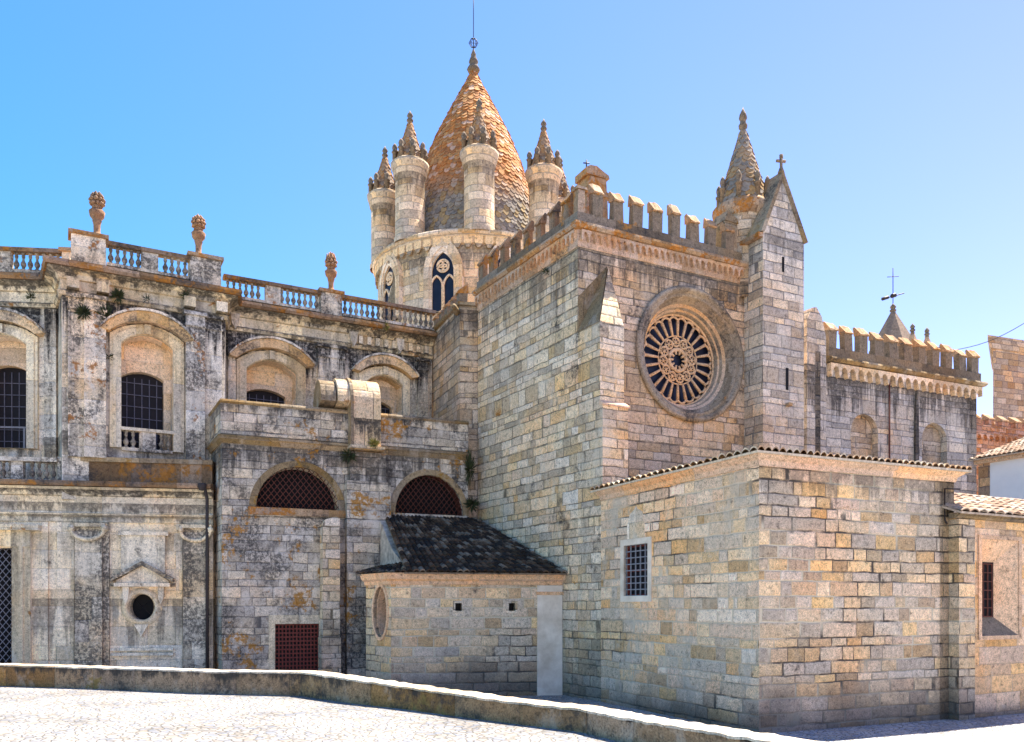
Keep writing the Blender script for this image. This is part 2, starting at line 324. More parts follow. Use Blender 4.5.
MAT['rustdark'] = stone('dark_brown_lichened_stone', [(.26, .17, .10), (.22, .17, .13), (.30, .22, .15)], .8, 3., (.06, .05, .04), irr=.3, soot=.5, lichen=.60, pale=.1, streak=.3, joint=.004, pits=.8, lichcol=(.40, .17, .03), gain=.8)
MAT['urn'] = stone('rusty_brown_urn_stone', [(.36, .21, .12), (.28, .20, .14)], 3, 5., (.1, .08, .06), irr=.1, soot=.38, lichen=.5, pale=.1, streak=.2, joint=.002, pits=.9, lichcol=(.44, .17, .03), gain=.85)
MAT['caps'] = stone('sunlit_lichened_caps', [(.46, .27, .13), (.48, .36, .24), (.42, .24, .12)], 2.0, 3., (.1, .08, .06), irr=.1, soot=.2, lichen=.5, pale=.25, streak=.1, joint=.002, pits=.4, lichcol=(.52, .22, .04), gain=0.74)  # sunlit tops put into the bright cap colour, along with lichen
MAT['frieze'] = stone('flaking_frieze', [(.50, .38, .28), (.44, .31, .23), (.36, .27, .2)], .8, 3., (.2, .15, .1), irr=.3, soot=.40, lichen=.35, pale=.3, streak=.2, joint=.004, pits=.6, lichcol=(.34, .15, .07), gain=1.05)
MAT['cornice'] = stone('warm_plaster_cornice', [(.60, .46, .34), (.56, .43, .32)], 3.0, 4., (.5, .38, .25), irr=.1, soot=.12, lichen=.03, pale=.2, streak=.2, joint=.001, pits=.2, gain=1.15, hue=(1.02, .97, .92))
MAT['soffit'] = stone('bounce_warm_reveal', [(.55, .49, .41), (.50, .44, .37)], 1.0, .5, (.4, .33, .25), irr=.3, soot=0.06, lichen=0, pale=.2, streak=.2, joint=.004, pits=.1, hue=(1.02, .98, .92))  # warm bounce light inside the arches is part of this colour
MAT['rose'] = stone('orange_tracery_stone', [(.46, .33, .21), (.40, .30, .21)], 1.2, 3., (.3, .2, .1), irr=.1, soot=.12, lichen=.20, pale=.2, streak=.1, joint=.001, pits=.3)
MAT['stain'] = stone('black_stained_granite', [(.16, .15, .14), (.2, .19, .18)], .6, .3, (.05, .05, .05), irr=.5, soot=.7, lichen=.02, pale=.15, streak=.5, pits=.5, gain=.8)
MAT['white_stone'] = stone('limewashed_pilaster_stone', [(.62, .57, .50), (.60, .55, .47)], 3.0, .8, (.4, .34, .27), irr=.3, soot=.08, lichen=.04, pale=.5, streak=.3, joint=.006, pits=.2, gain=1.6)
MAT['ring'] = stone('grey_ring_moulding', [(.34, .30, .25), (.28, .26, .23)], .8, 3., (.1, .08, .06), irr=.2, soot=.5, lichen=.15, pale=.2, streak=.2, joint=.006, pits=.5, gain=0.85)
MAT['baluster'] = stone('weathered_baluster', [(.50, .47, .42), (.42, .40, .36)], 2., 4., (.3, .3, .3), irr=.1, soot=0.75, lichen=.15, pale=.4, streak=.3, joint=.001, pits=.9, lichcol=(.36, .18, .06), gain=0.62)
MAT['farred'] = stone('reddish_stone', [(.36, .17, .11), (.30, .16, .11), (.38, .22, .15)], .5, .25, (.14, .1, .07), irr=.6, soot=.3, lichen=.5, pale=.05, streak=.2, lichcol=(.45, .17, .05))
MAT['fartower'] = stone('brown_tower_stone', [(.34, .23, .16), (.28, .22, .18), (.38, .28, .2)], .7, .38, (.16, .12, .1), irr=.6, soot=.15, lichen=.1, pale=.05, streak=.2)
MAT['annexr'] = stone('tan_rendered_wall', [(.54, .40, .26), (.48, .36, .24), (.55, .44, .31)], .8, .42, (.5, .4, .28), irr=.7, soot=.06, lichen=.02, pale=.2, streak=.2, joint=.01, plaster=.4, pits=.15, low=(-1.3, .5), gain=1.35, hue=(1.04, .97, .88))
MAT['parapet'] = stone('brown_rubble_render', [(.30, .20, .11), (.27, .19, .11)], 1.1, 5.0, (.12, .09, .06), irr=.6, soot=.55, lichen=.30, pale=0.3, streak=.2, joint=.004, pits=.8, lichcol=(.30, .2, .06), gain=0.9, drips=[(.45, .32, .9)])
MAT['coping'] = stone('sunlit_pale_coping', [(.46, .42, .36), (.40, .37, .32)], 1.1, 4.0, (.2, .17, .13), irr=.6, soot=.1, lichen=.08, pale=.4, streak=.1, joint=.008, pits=.4, gain=1.1)  # sunlight on the wall top painted in as a paler colour

def simple(name, a, b=None, sc_=6, rough=.8, bumpd=.01, metal=0):
    m = N(name); b = b or tuple(x*.6 for x in a); nf = m.noise(m.pos(), sc_, 5, .65)
    m.b.inputs['Roughness'].default_value = rough; m.b.inputs['Metallic'].default_value = metal
    if bumpd: m.bump(nf, .4, bumpd)
    return m.done(m.ramp(nf, [(.3, b), (.65, a)]))
MAT['white'] = simple('white_limewash', (.90, .78, .62), (.62, .50, .36), 1.7)
MAT['house'] = simple('white_house_paint', (.82, .83, .85), (.74, .75, .78), 1.2)
MAT['dirtywhite'] = simple('stained_limewash', (.72, .62, .49), (.22, .18, .14), 3.5)
MAT['dark'] = simple('dark_interior', (.012, .011, .012), (.006, .006, .006), 3)
MAT['iron'] = simple('dark_iron', (.05, .045, .045), (.03, .02, .02), 20, .6)
MAT['rediron'] = simple('rust_red_grille', (.17, .055, .035), (.08, .03, .02), 20, .7)
MAT['redwood'] = simple('red_painted_wood', (.20, .045, .03), (.12, .03, .025), 12, .6)
MAT['greyiron'] = simple('blue_grey_glazing_bar', (.16, .16, .2), (.09, .09, .12), 12, .6)
MAT['lead'] = simple('pale_lead_came', (.30, .30, .32), (.2, .2, .22), 12, .6)
MAT['concrete'] = stone('stained_scroll_stone', [(.46, .40, .30), (.40, .34, .25)], .9, .5, (.1, .08, .06), irr=.3, soot=.5, lichen=.40, pale=.6, streak=.5, joint=.01, pits=.6, drips=[(7.9, 1.2, .9)])
MAT['leaf'] = simple('weed_leaf', (.055, .065, .025), (.025, .032, .014), 9)
MAT['dryleaf'] = simple('dry_yellow_weed', (.30, .25, .06), (.09, .10, .03), 9)
MAT['void'] = simple('near_black_recess', (.05, .045, .04), (.02, .02, .02), 4)  # near-black backing for the vents and the cellar door
def glass(name, col, rough=.15):
    m = N(name); m.b.inputs['Roughness'].default_value = rough; m.b.inputs['Specular IOR Level'].default_value = .25
    nf = m.noise(m.pos(), 2.5, 3, .5); m.bump(nf, .15, .02); return m.done(m.ramp(nf, [(.35, tuple(x*.6 for x in col)), (.65, col)]))
MAT['glass'] = glass('dark_window_glass', (.012, .009, .012), .6); MAT['blueglass'] = glass('blue_leaded_glass', (.012, .016, .035), .35)
def tiles(name, pal, soot):
    m = N(name); tc = m.n('ShaderNodeTexCoord').outputs['UV']; fl = m.n('ShaderNodeVectorMath', operation='FLOOR'); m.put(fl.inputs[0], tc)
    wn = m.n('ShaderNodeTexWhiteNoise', noise_dimensions='2D'); m.put(wn.inputs[0], fl.outputs[0]); c = m.ramp(wn.outputs[0], pal, True)
    nf = m.noise(m.pos(), 8, 5, .7); c = m.mix(1, c, m.ramp(nf, [(.3, (.5,)*3), (.7, (1.2,)*3)]), 'MULTIPLY')
    c = m.mix(m.mr(m.noise(m.pos(), 1.6, 5, .7), .62-soot*.35, .72-soot*.3, 0, .9, True), c, (.035, .032, .03)); m.b.inputs['Specular IOR Level'].default_value = .02; m.bump(nf, .5, .01); return m.done(c)
MAT['tile_dark'] = tiles('sooty_roof_tiles', [(.10, .065, .04), (.05, .036, .027), (.15, .095, .06), (.065, .045, .033), (.26, .20, .14)], .35)
MAT['tile_tan'] = tiles('lit_tan_roof_tiles', [(.66, .48, .30), (.58, .38, .22), (.42, .28, .17), (.70, .58, .42)], .05)  # tan brightened in place of sunlight on the tile ends
MAT['tile_pale'] = tiles('pale_roof_tiles', [(.48, .36, .26), (.42, .28, .19), (.54, .44, .34)], .0)
def scales(name, top, bot, z0, z1, noise_amt):  # top and bottom palettes blended by height, edge broken by noise
    m = N(name); tc = m.n('ShaderNodeTexCoord').outputs['UV']; sx = m.n('ShaderNodeSeparateXYZ'); m.put(sx.inputs[0], tc)
    p = m.pos(); sp = m.n('ShaderNodeSeparateXYZ'); m.put(sp.inputs[0], p)
    a = m.ramp(sx.outputs[0], top, True); b = m.ramp(sx.outputs[0], bot, True)
    k = m.mr(m.M('MULTIPLY_ADD', m.noise(p, .7, 5, .7), noise_amt, sp.outputs[2]), z0, z1, 0, 1, True)
    c = m.mix(k, b, a); nf = m.noise(p, 7, 5, .7); c = m.mix(1, c, m.ramp(nf, [(.3, (.55,)*3), (.7, (1.25,)*3)]), 'MULTIPLY'); m.bump(nf, .6, .02); return m.done(c)
MAT['scale'] = scales('spire_scales', [(.58, .23, .06), (.62, .31, .11), (.44, .18, .06), (.66, .42, .27), (.52, .25, .09)], [(.34, .28, .2), (.28, .25, .21), (.40, .29, .15), (.38, .33, .27), (.24, .21, .18)], 23.6, 26.2, 4.0)
MAT['scale_small'] = scales('turret_scales', [(.50, .27, .11), (.40, .25, .14), (.32, .24, .17)], [(.50, .26, .10), (.38, .27, .17), (.28, .2, .14)], 20, 26, 2)
MAT['scale_grey'] = scales('turret_grey_scales', [(.42, .27, .15), (.34, .27, .2), (.28, .23, .18), (.44, .30, .18)], [(.32, .26, .2), (.26, .22, .18), (.42, .25, .10)], 16, 18, 1)
def cobbles(name, g):
    m = N(name); p = m.pos(); d = m.n('ShaderNodeTexVoronoi', feature='DISTANCE_TO_EDGE'); m.put(d.inputs['Vector'], p); d.inputs['Scale'].default_value = 9
    v = m.n('ShaderNodeTexVoronoi'); m.put(v.inputs['Vector'], p); v.inputs['Scale'].default_value = 9
    s = m.n('ShaderNodeSeparateXYZ'); m.put(s.inputs[0], v.outputs['Color'])
    c = m.ramp(s.outputs[0], [(.37, .355, .34), (.31, .31, .325), (.40, .375, .34), (.44, .41, .385), (.27, .285, .32), (.40, .345, .29)], True); c = m.mix(1, c, (g, g, g), 'MULTIPLY')
    c = m.mix(m.mr(d.outputs[0], .03, .10, 1, 0, True), c, (.20, .18, .15)); nf = m.noise(p, .5, 5, .7)
    c = m.mix(1, c, m.ramp(nf, [(.34, (.60,)*3), (.5, (.95,)*3), (.66, (1.15,)*3)]), 'MULTIPLY'); c = m.mix(m.mr(m.noise(p, 14, 3, .6), .6, .7, 0, .4), c, (.5, .36, .22))
    m.bump(m.M('MINIMUM', d.outputs[0], .14), .9, .12); return m.done(c)
MAT['cobbles'] = cobbles('granite_cobbles', .84); MAT['bounce_cobbles'] = cobbles('brightened_bounce_cobbles', 1.3)  # lane cobbles lightened to bounce more sunlight onto the walls
MAT['earth'] = simple('dry_ground', (.46, .39, .29), (.32, .27, .2), .6)

# ------------------------------------------------------------------ setting: ground
BASE = -1.2
def sheet(name, poly, z, mat):
    b = MB(); ts = tessellate_polygon([[Vector((p[0], p[1], 0)) for p in poly]])
    for t in ts: b.face([(poly[i][0], poly[i][1], z) for i in t], [tuple(poly[i]) for i in t])
    return struct(b.build(name, mat))
sheet('ground', [(-3000, -3000), (3000, -3000), (3000, 3000), (-3000, 3000)], BASE-.05, MAT['earth'])
# line of the low wall (street side foot), from its foot in the picture; height of its top
WP = [(-160, 17.4, .42), (0, 16.4, .44), (100, 15.8, .43), (200, 15.0, .43), (300, 14.6, .44), (345, 13.6, .42), (400, 12.8, .37), (479, 11.6, .33), (580, 10.45, .31), (618, 9.75, .31), (690, 8.9, .30), (770, 8.05, .30), (870, 7.3, .30), (1000, 6.4, .30), (1200, 5.4, .30)]
pth = [P(a, b) for a, b, _ in WP]
back = [Vector((pth[0].x-30, pth[0].y+2)), Vector((-40, -30)), Vector((30, -30)), Vector((30, 2))]
sheet('street', [tuple(p) for p in [pth[0]+Vector((-30, 1))]+pth+[Vector((30, 3)), Vector((30, -30)), Vector((-40, -30))]], 0.0, MAT['cobbles'])
sheet('lane', [(-45, 5), (60, 4), (90, 60), (-45, 60)], BASE, MAT['bounce_cobbles'])
wl = thing('low_wall', 'low brown rubble parapet wall with a sunlit white coping curving along the cobbled street', 'wall', (pth[4].x, pth[4].y, 0))
def wallsweep(b, path, zs, t0, t1, zb, nsub=6, top=False, jit=.0):
    rg = random.Random(3); pts = []; zz = []
    for i in range(len(path)-1):
        for k in range(nsub):
            f = k/nsub; pts.append(path[i].lerp(path[i+1], f)); zz.append(zs[i]*(1-f)+zs[i+1]*f+rg.uniform(-jit, jit))
    pts.append(path[-1]); zz.append(zs[-1]); rows = []; u = 0
    for i in range(len(pts)):
        a = pts[max(0, i-1)]; c = pts[min(len(pts)-1, i+1)]; d = (c-a).normalized(); n = Vector((d.y, -d.x))
        o = rg.uniform(-jit, jit)
        f = pts[i]+n*(t1+o); k = pts[i]+n*(t0-o)
        rows.append((Vector((f.x, f.y, zb if not top else zz[i])), Vector((f.x, f.y, zz[i]+(.03 if top else 0))), Vector((k.x, k.y, zz[i]+(.03 if top else 0))), Vector((k.x, k.y, zb if not top else zz[i])), u))
        if i+1 < len(pts): u += (pts[i+1]-pts[i]).length
    for A, B in zip(rows, rows[1:]):
        for j in range(4):
            k = (j+1) % 4; b.face([A[j], B[j], B[k], A[k]], [(A[4], A[j].z+j*.1), (B[4], B[j].z+j*.1), (B[4], B[k].z+k*.1), (A[4], A[k].z+k*.1)])
    b.face([rows[0][j] for j in range(4)], [(0, 0)]*4); b.face([rows[-1][j] for j in range(4)], [(0, 0)]*4)
b = MB(); wallsweep(b, pth, [w_[2]-.055 for w_ in WP], -.40, 0.0, BASE-.1, 6, False, .012); b.build('wall_body', MAT['parapet'], wl)
b = MB(); wallsweep(b, pth, [w_[2]-.053 for w_ in WP], -.40, .002, 0, 12, True, .009); b.build('coping', MAT['coping'], wl)

# ------------------------------------------------------------------ shared pieces
def tile_roof(b, rl, rr, el, er, cols, rows, h=.055, sub=6, drop=.03):
    """corrugated tiles on the quad ridge-left, ridge-right, eave-left, eave-right"""
    rl, rr, el, er = map(Vector, (rl, rr, el, er)); nrm = (rr-rl).cross(el-rl)
    if nrm.length < 1e-6: nrm = (er-el).cross(el-rl)
    nrm.normalize(); nrm = nrm if nrm.z > 0 else -nrm
    rg = random.Random(cols*7+rows); wob = [[rg.uniform(-.012, .012) for _ in range(cols+1)] for _ in range(rows+1)]
    def pt(i, j, lift, c, r):
        u = i; v = j; p = rl.lerp(rr, u).lerp(el.lerp(er, u), v)
        return p+nrm*(lift+wob[r][c])
    for r in range(rows):
        for c in range(cols):
            for k in range(sub):
                u0, u1 = (c+k/sub)/cols, (c+(k+1)/sub)/cols
                h0, h1 = h*abs(math.sin(PI*k/sub))**.8, h*abs(math.sin(PI*(k+1)/sub))**.8
                v0, v1 = r/rows, (r+1)/rows
                q = [pt(u0, v0, h0, c, r), pt(u1, v0, h1, c, r), pt(u1, v1, h1+drop, c, r), pt(u0, v1, h0+drop, c, r)]
                b.face(q, [(c+.5, r+.5)]*4)
                b.face([q[3], q[2], pt(u1, v1, h1-.002, c, r), pt(u0, v1, h0-.002, c, r)], [(c+.5, r+.5)]*4)
        for c in range(cols):
            pass
    # thin bottom so nothing shows through
    d = nrm*-.05
    b.face([rl+d, rr+d, er+d, el+d], [(.5, .5)]*4)
    b.face([el+d, er+d, er, el], [(.5, .5)]*4); b.face([rl+d, el+d, el, rl], [(.5, .5)]*4); b.face([rr+d, er+d, er, rr], [(.5, .5)]*4)
    return b
def scale_cone(b, c, prof, rows, size, lift=.05, thick=.0):
    """overlapping pointed stone scales on a turned profile [(r,z)] top to bottom"""
    c = Vector(c); L = [0]
    for (a, z), (d, y) in zip(prof, prof[1:]): L.append(L[-1]+math.hypot(d-a, y-z))
    def pt(s):
        s = max(0, min(L[-1], s))
        for i in range(len(prof)-1):
            if s <= L[i+1]+1e-9:
                f = (s-L[i])/(L[i+1]-L[i]); return prof[i][0]+(prof[i+1][0]-prof[i][0])*f, prof[i][1]+(prof[i+1][1]-prof[i][1])*f
    rg = random.Random(rows); st = L[-1]/rows
    for r in range(rows):
        r0, z0 = pt(st*(r-.25)); r1, z1 = pt(st*(r+.62)); r2, z2 = pt(st*(r+1.12)); n = max(8, round(2*PI*r2/size)); off = (r % 2)*.5
        for k in range(n):
            a0, a1 = 2*PI*(k+off)/n, 2*PI*(k+1+off)/n; am = (a0+a1)/2; u = rg.random(); lf = lift*rg.uniform(.4, 1.5); ja = (a1-a0)*rg.uniform(-.10, .10); a0 += ja; a1 += ja; am += ja; z2_ = z2+rg.uniform(-.18, .18)*st
            def q(rr, a, z): return c+Vector((rr*math.cos(a), rr*math.sin(a), z))
            pts = [q(r0, a0, z0), q(r1+lf*.7, a0, z1), q(r2+lf, am-(am-a0)*.3, z2_), q(r2+lf, am+(am-a0)*.3, z2_), q(r1+lf*.7, a1, z1), q(r0, a1, z0)]
            b.face(pts, [(u, .5)]*6)
            for i, j in ((1, 2), (2, 3), (3, 4)):
                A, B = pts[i], pts[j]; iA = A-(A-c)*Vector((1, 1, 0)).length*0; 
                def inn(p): v = p-c; v.z = 0; return p-v.normalized()*lf
                b.face([A, B, inn(B), inn(A)], [(u, .5)]*4)
    b.lathe(c, [(max(.001, a-.01), z) for a, z in prof], 32)
    return b
FINIAL = [(0, 0), (.5, 0), (.5, .15), (.36, .3), (.62, .45), (.66, .6), (.45, .75), (.42, .95), (.6, 1.1), (.5, 1.35), (.25, 1.6), (0, 1.9)]
def fin(b, c, r, h, seg=8):
    b.lathe(c, [(a*r, z/1.9*h) for a, z in FINIAL], seg)
def pinn(b, c, r, h, seg=6):
    b.lathe(c, [(0, 0), (r, 0), (r, h*.5), (r*1.35, h*.52), (r*1.35, h*.58), (r*.8, h*.62), (r*1.15, h*.76), (r*.95, h*.86), (r*.5, h*.95), (0, h)], seg)
def merlon_mesh(F0, wdt, h, dep, cap=.30, seed=0, capm=False):
    """one battlement: shaft, sloping cap; local frame at origin"""
    b = MB(); rg = random.Random(seed); w2 = wdt/2; n = 4
    prof = [(-dep/2, 0), (dep/2, 0), (dep/2, h), (-dep/2, h)] if not capm else [(dep/2+.05, h-.10), (dep/2+.07, h-.06), (-dep/2+.03, h+cap), (-dep/2-.04, h+cap-.03), (-dep/2-.05, h-.05)]
    for i in range(n):
        for j in range(len(prof)):
            k = (j+1) % len(prof); a, c = -w2+wdt*i/n, -w2+wdt*(i+1)/n
            A, B = prof[j], prof[k]
            b.face([(a, -A[0], A[1]), (c, -A[0], A[1]), (c, -B[0], B[1]), (a, -B[0], B[1])], [(a, A[1]), (c, A[1]), (c, B[1]), (a, B[1])])
    for sx in (-w2, w2):
        b.face([(sx, -A[0], A[1]) for A in prof], [(A[0], A[1]) for A in prof])
    return b.jitter(.022, seed)
def battlement(T, F, s0, s1, z, wdt, gap, h, dep, t, mat, n=None, capmat=None):
    n = n or int((s1-s0+gap)/(wdt+gap)); step = (s1-s0-wdt)/max(1, n-1); protos = []
    for k in range(min(4, n)): protos.append(None)
    ang = math.atan2(F.e.y, F.e.x)
    for i in range(n):
        c = F.w(s0+wdt/2+i*step, t, z); k = i % len(protos)
        if protos[k] is None:
            h2 = (h-.28)*random.uniform(.96, 1.05); o = merlon_mesh(F, wdt, h2, dep, seed=k+int(h*10)).build('merlon', mat, T, origin=(0, 0, 0)); protos[k] = o
            cp_ = merlon_mesh(F, wdt+.03, h2-.004, dep, .28, k+9, True).build('cap', capmat or MAT['caps'], None, origin=(0, 0, 0)); cp_.parent = o
            pl = Vector(T.location); o.location = c-pl; o.rotation_euler = (0, 0, ang)
        else:
            d_ = dup(protos[k], c, ang+random.uniform(-.06, .06), T, (random.uniform(.88, 1.08), random.uniform(.9, 1.1), random.uniform(.88, 1.07)))
            for q_ in protos[k].children: e_ = q_.copy(); C.objects.link(e_); e_.parent = d_
def corbels(b, F, s0, s1, z, pitch, dep, h, t=0):
    """hanging arched corbel table"""
    n = max(1, round((s1-s0)/pitch)); p = (s1-s0)/n
    for i in range(n):
        a = s0+i*p
        poly = [(a, z), (a, z-h*.85), (a+p*.12, z-h), (a+p*.24, z-h*.8)]+[(a+p*.62+p*.38*math.cos(g), z-h*.75+h*.55*math.sin(g)) for g in [PI-PI*k/5 for k in range(6)]]+[(a+p, z)]
        b.prism(F, poly, t, t+dep, back=False)
def grid(b, F, s0, s1, z0, z1, nx, nz, t, r=.012):
    for i in range(nx+1):
        s = s0+(s1-s0)*i/nx; b.box(F, s-r, s+r, t-r, t+r, z0, z1)
    for j in range(nz+1):
        z = z0+(z1-z0)*j/nz; b.box(F, s0, s1, t+r+.001, t+2*r, z-r, z+r)

# ================================================================== LANTERN TOWER
LC = Vector((P(473.5, 45).x, 45, 0)); RD = 5.12; ZD = 19.6
lt = thing('lantern_tower', 'round stone lantern tower with a tall orange scaled conical spire ringed by small turrets', 'tower', (LC.x, LC.y, -1.2))
b = MB().lathe(LC, [(RD, 2), (RD, ZD-.6)], 48, smooth=True); 
b.build('drum', MAT['tower'], lt)
b = MB().lathe(LC, [(RD, ZD-.62), (RD+.10, ZD-.58), (RD+.10, ZD-.3), (RD+.26, ZD-.2), (RD+.30, ZD-.1), (RD+.26, ZD), (RD-.3, ZD+.05), (3.9, ZD+.05)], 64)
for k in range(64):
    a = 2*PI*k/64; n = Vector((math.cos(a), math.sin(a))); e = Vector((-n.y, n.x)); c = Vector((LC.x, LC.y))+n*(RD-.02)
    F = Fr(c-e*.12, c+e*.12); F.n = n
    b.prism(F, [(-.10, ZD-.3), (-.10, ZD-.62), (.02, ZD-.85), (.16, ZD-.85), (.30, ZD-.62), (.30, ZD-.3)], 0, .16)
b.build('cornice', MAT['tower'], lt)
# spire
prof = [(.10, 30.6), (.27, 30.2), (.90, 29.0), (1.42, 28.0), (2.02, 26.8), (2.55, 25.5), (3.05, 24.0), (3.5, 22.3), (3.8, 20.8), (3.95, ZD+.05)]
b = scale_cone(MB(), (LC.x, LC.y, 0), prof, 50, .32, .04); b.build('spire', MAT['scale'], lt)
b = MB(); b.lathe((LC.x, LC.y, 30.5), [(.0, 0), (.30, 0), (.36, .12), (.28, .26), (.18, .42), (.26, .52), (.22, .66), (.13, .85), (.15, .92), (.08, 1.1), (0, 1.35)], 12)
b.build('finial', MAT['merlon'], lt)
b = MB(); top = Vector((LC.x, LC.y, 31.65))
b.tube([top, top+Vector((0, 0, 3.9))], .022, 5)
for g in range(4):
    a = PI*g/4; b.tube([top+Vector((.22*math.cos(t_)*math.cos(a), .22*math.cos(t_)*math.sin(a), .42+.24*math.sin(t_))) for t_ in [2*PI*k/14 for k in range(14)]], .018, 4, True)
b.tube([top+Vector((-.28, 0, .42)), top+Vector((.28, 0, .42))], .018, 4); b.build('weathervane', MAT['iron'], lt)
# turrets
for k in range(8):
    a = -PI/2+math.radians(6)+k*PI/4; c = Vector((LC.x+4.75*math.cos(a), LC.y+4.75*math.sin(a), 0))
    if 1 < (a+PI/2) / (PI/4) % 8 < 2.9 and False: continue
    r = .74
    tur = MB().lathe(c, [(r+.06, ZD-.1), (r+.06, ZD+.15), (r, ZD+.25), (r, 22.7), (r+.06, 22.8), (r+.12, 23.1), (r+.20, 23.3), (r+.22, 23.45), (r+.10, 23.55), (r-.1, 23.56), (0, 23.58)], 20).build('turret', MAT['tower'], lt, origin=(c.x, c.y, ZD))
    cp = MB(); cp = scale_cone(cp, c, [(.1, 25.65), (.28, 25.0), (.46, 24.35), (.74, 23.55)], 9, .22, .04); cp.build('cone_roof', MAT['scale_small'], tur)
    fb = MB(); fin(fb, (c.x, c.y, 25.5), .26, .72, 8); fb.build('finial', MAT['merlon'], tur)
    for j in range(8):
        g = a+j*PI/4+.2; pb = MB(); q = (c.x+(r+.02)*math.cos(g), c.y+(r+.04)*math.sin(g), 23.45); pinn(pb, q, .12, 1.0); pb.build('pinnacle', MAT['merlon'], tur)
# drum windows: pointed twin lights
def gothic(s0, s1, z0, zs, n=8):
    w_ = s1-s0; pts = [(s0, z0), (s1, z0), (s1, zs)]
    for i in range(1, n+1): g = PI/3*i/n; pts.append((s0+w_*math.cos(g), zs+w_*math.sin(g)))
    for i in range(n-1, -1, -1): g = PI/3*i/n; pts.append((s1-w_*math.cos(g), zs+w_*math.sin(g)))
    return pts
def lantern_window(px, zc):
    k = (px-512)/FPX; # hit circle
    # ray x=k*y
    A = 1+k*k; B = -2*(k*LC.x+LC.y); Cc = LC.x**2+LC.y**2-RD**2; y = (-B-math.sqrt(B*B-4*A*Cc))/(2*A)
    c = Vector((k*y, y)); n = (c-Vector((LC.x, LC.y))).normalized(); e = Vector((-n.y, n.x))
    F = Fr(c, c+e); F.n = n
    fr = MB()
    for i, (w_, t) in enumerate(((.98, .05), (.84, .09), (.70, .05))):
        o = gothic(-w_, w_, zc-1.6, zc+.35-i*.02); inn = gothic(-w_+.15, w_-.15, zc-1.59, zc+.35-i*.02)
        fr.prism(F, o, -.35, t+.08+.001*i, [inn])
    f = fr.build('window', MAT['soffit'], lt)
    g = MB().prism(F, gothic(-.68, .68, zc-1.58, zc+.25), -.2, .02); g.build('pane', MAT['blueglass'], f)
    tr = MB()
    for sa, sb, zz1 in ((-.62, -.03, zc-.35), (.03, .62, zc-.35), (-.66, .66, zc+.25)):
        G = gothic(sa, sb, zc-1.5, zz1); tr.tube([F.w(p[0], .07, p[1]) for p in G[1:]+[G[0]]], .06, 5)
    for q in range(4):
        g_ = PI/4+q*PI/2; tr.tube([F.w(.12*math.cos(g_)+.14*math.cos(h_), .07, zc+.62+.11*math.sin(g_)+.14*math.sin(h_)) for h_ in [2*PI*i/10 for i in range(10)]], .04, 5, True)
    tr.tube([F.w(.30*math.cos(h_), .07, zc+.62+.30*math.sin(h_)) for h_ in [2*PI*i/20 for i in range(20)]], .045, 5, True)
    tr.build('tracery', MAT['soffit'], f)
lantern_window(443.5, ZZ(279, 40)); lantern_window(391, ZZ(279, 40.5)-.1); lantern_window(505, ZZ(279, 40))
# sloping lead buttress against the drum
F = frp(396, 42.0, 412, 41.0)
b = MB(); b.prism(F, [(0, ZZ(303, 41)), (.75, ZZ(303, 41)), (.75, ZZ(268, 41)), (.0, ZZ(296, 41))], -1.2, .5); b.build('buttress', MAT['ledge'], lt)

# ================================================================== TRANSEPT
tL, tK, tR = P(478, 30.6), P(578, 25.1), P(743, 28.1)
tr_ = thing('transept', 'tall granite transept of the cathedral with a large round rose window and lichened battlements', 'building', (tK.x, tK.y, BASE))
FL, FF = Fr(tL, tK), Fr(tK, tR); ZT = 13.06
b = MB()   # left wall as a thin slab, front wall with a round hole
b.prism(FL, [(0, BASE), (FL.L, BASE), (FL.L, ZT), (0, ZT)], -.8, 0)
b.build('side_wall', MAT['transept'], tr_)
cs, cz = FF.at(690.5, 355); RR = 2.15
FF2 = Fr(tK, tR+FF.e*.6)
b = MB().prism(FF2, [(.004, BASE), (FF2.L, BASE), (FF2.L, ZT-.004), (.004, ZT-.004)], -1.2, 0, [[(cs+RR*.97*math.cos(a), cz+RR*.97*math.sin(a)) for a in [2*PI*i/48 for i in range(48)]]])
b.build('front_wall', MAT['transept_front'], tr_)
# back volume and roof
bk = [tuple(tL), tuple(tL+FF.e*7.5), tuple(tR+FF.n*-.1)]
b = MB(); b.sweep([tL-FL.n*.3-FL.e*0, tL-FL.n*7.2], [(0, BASE), (0, ZT), (-.5, ZT), (-.5, BASE)]); b.build('back_wall', MAT['transept_front'], tr_)
b = MB(); q = [tK-FL.n*.1-FF.n*.1, tR-FF.n*.1, tR+FL.e*-5.6, tL-FL.n*.1]; ridge = 1.0
b.face([(p.x, p.y, ZT+.05) for p in q], [(p.x, p.y) for p in q]); b.build('roof', MAT['tile_tan'], tr_)
# rose window
rs = MB().ring(FF, cs, cz, [(RR+.02, -.02), (RR+.06, .08), (RR-.03, .13), (RR-.12, .08), (RR-.15, 0), (RR-.22, .03), (RR-.28, -.02), (RR-.30, -.12), (RR-.40, -.14), (RR-.42, -.28), (RR-.50, -.30), (RR-.54, -.46), (RR-.60, -.44), (RR-.64, -.60), (RR-.64, -.9)], 64)
rose = rs.build('rose_window', MAT['ring'], tr_)
rin = MB().ring(FF, cs, cz, [(RR-.396, -.136), (RR-.416, -.276), (RR-.50, -.296), (RR-.536, -.456), (RR-.60, -.436), (RR-.636, -.60), (RR-.636, -.9)], 64); rin.build('reveal', MAT['rose'], rose)  # orange bounce light put into the colour of the reveal
r0 = RR-.62
MB().ring(FF, cs, cz, [(0.001, -.80), (r0+.1, -.80)], 40).build('glass', MAT['blueglass'], rose)
t_ = MB(); TD = -.66
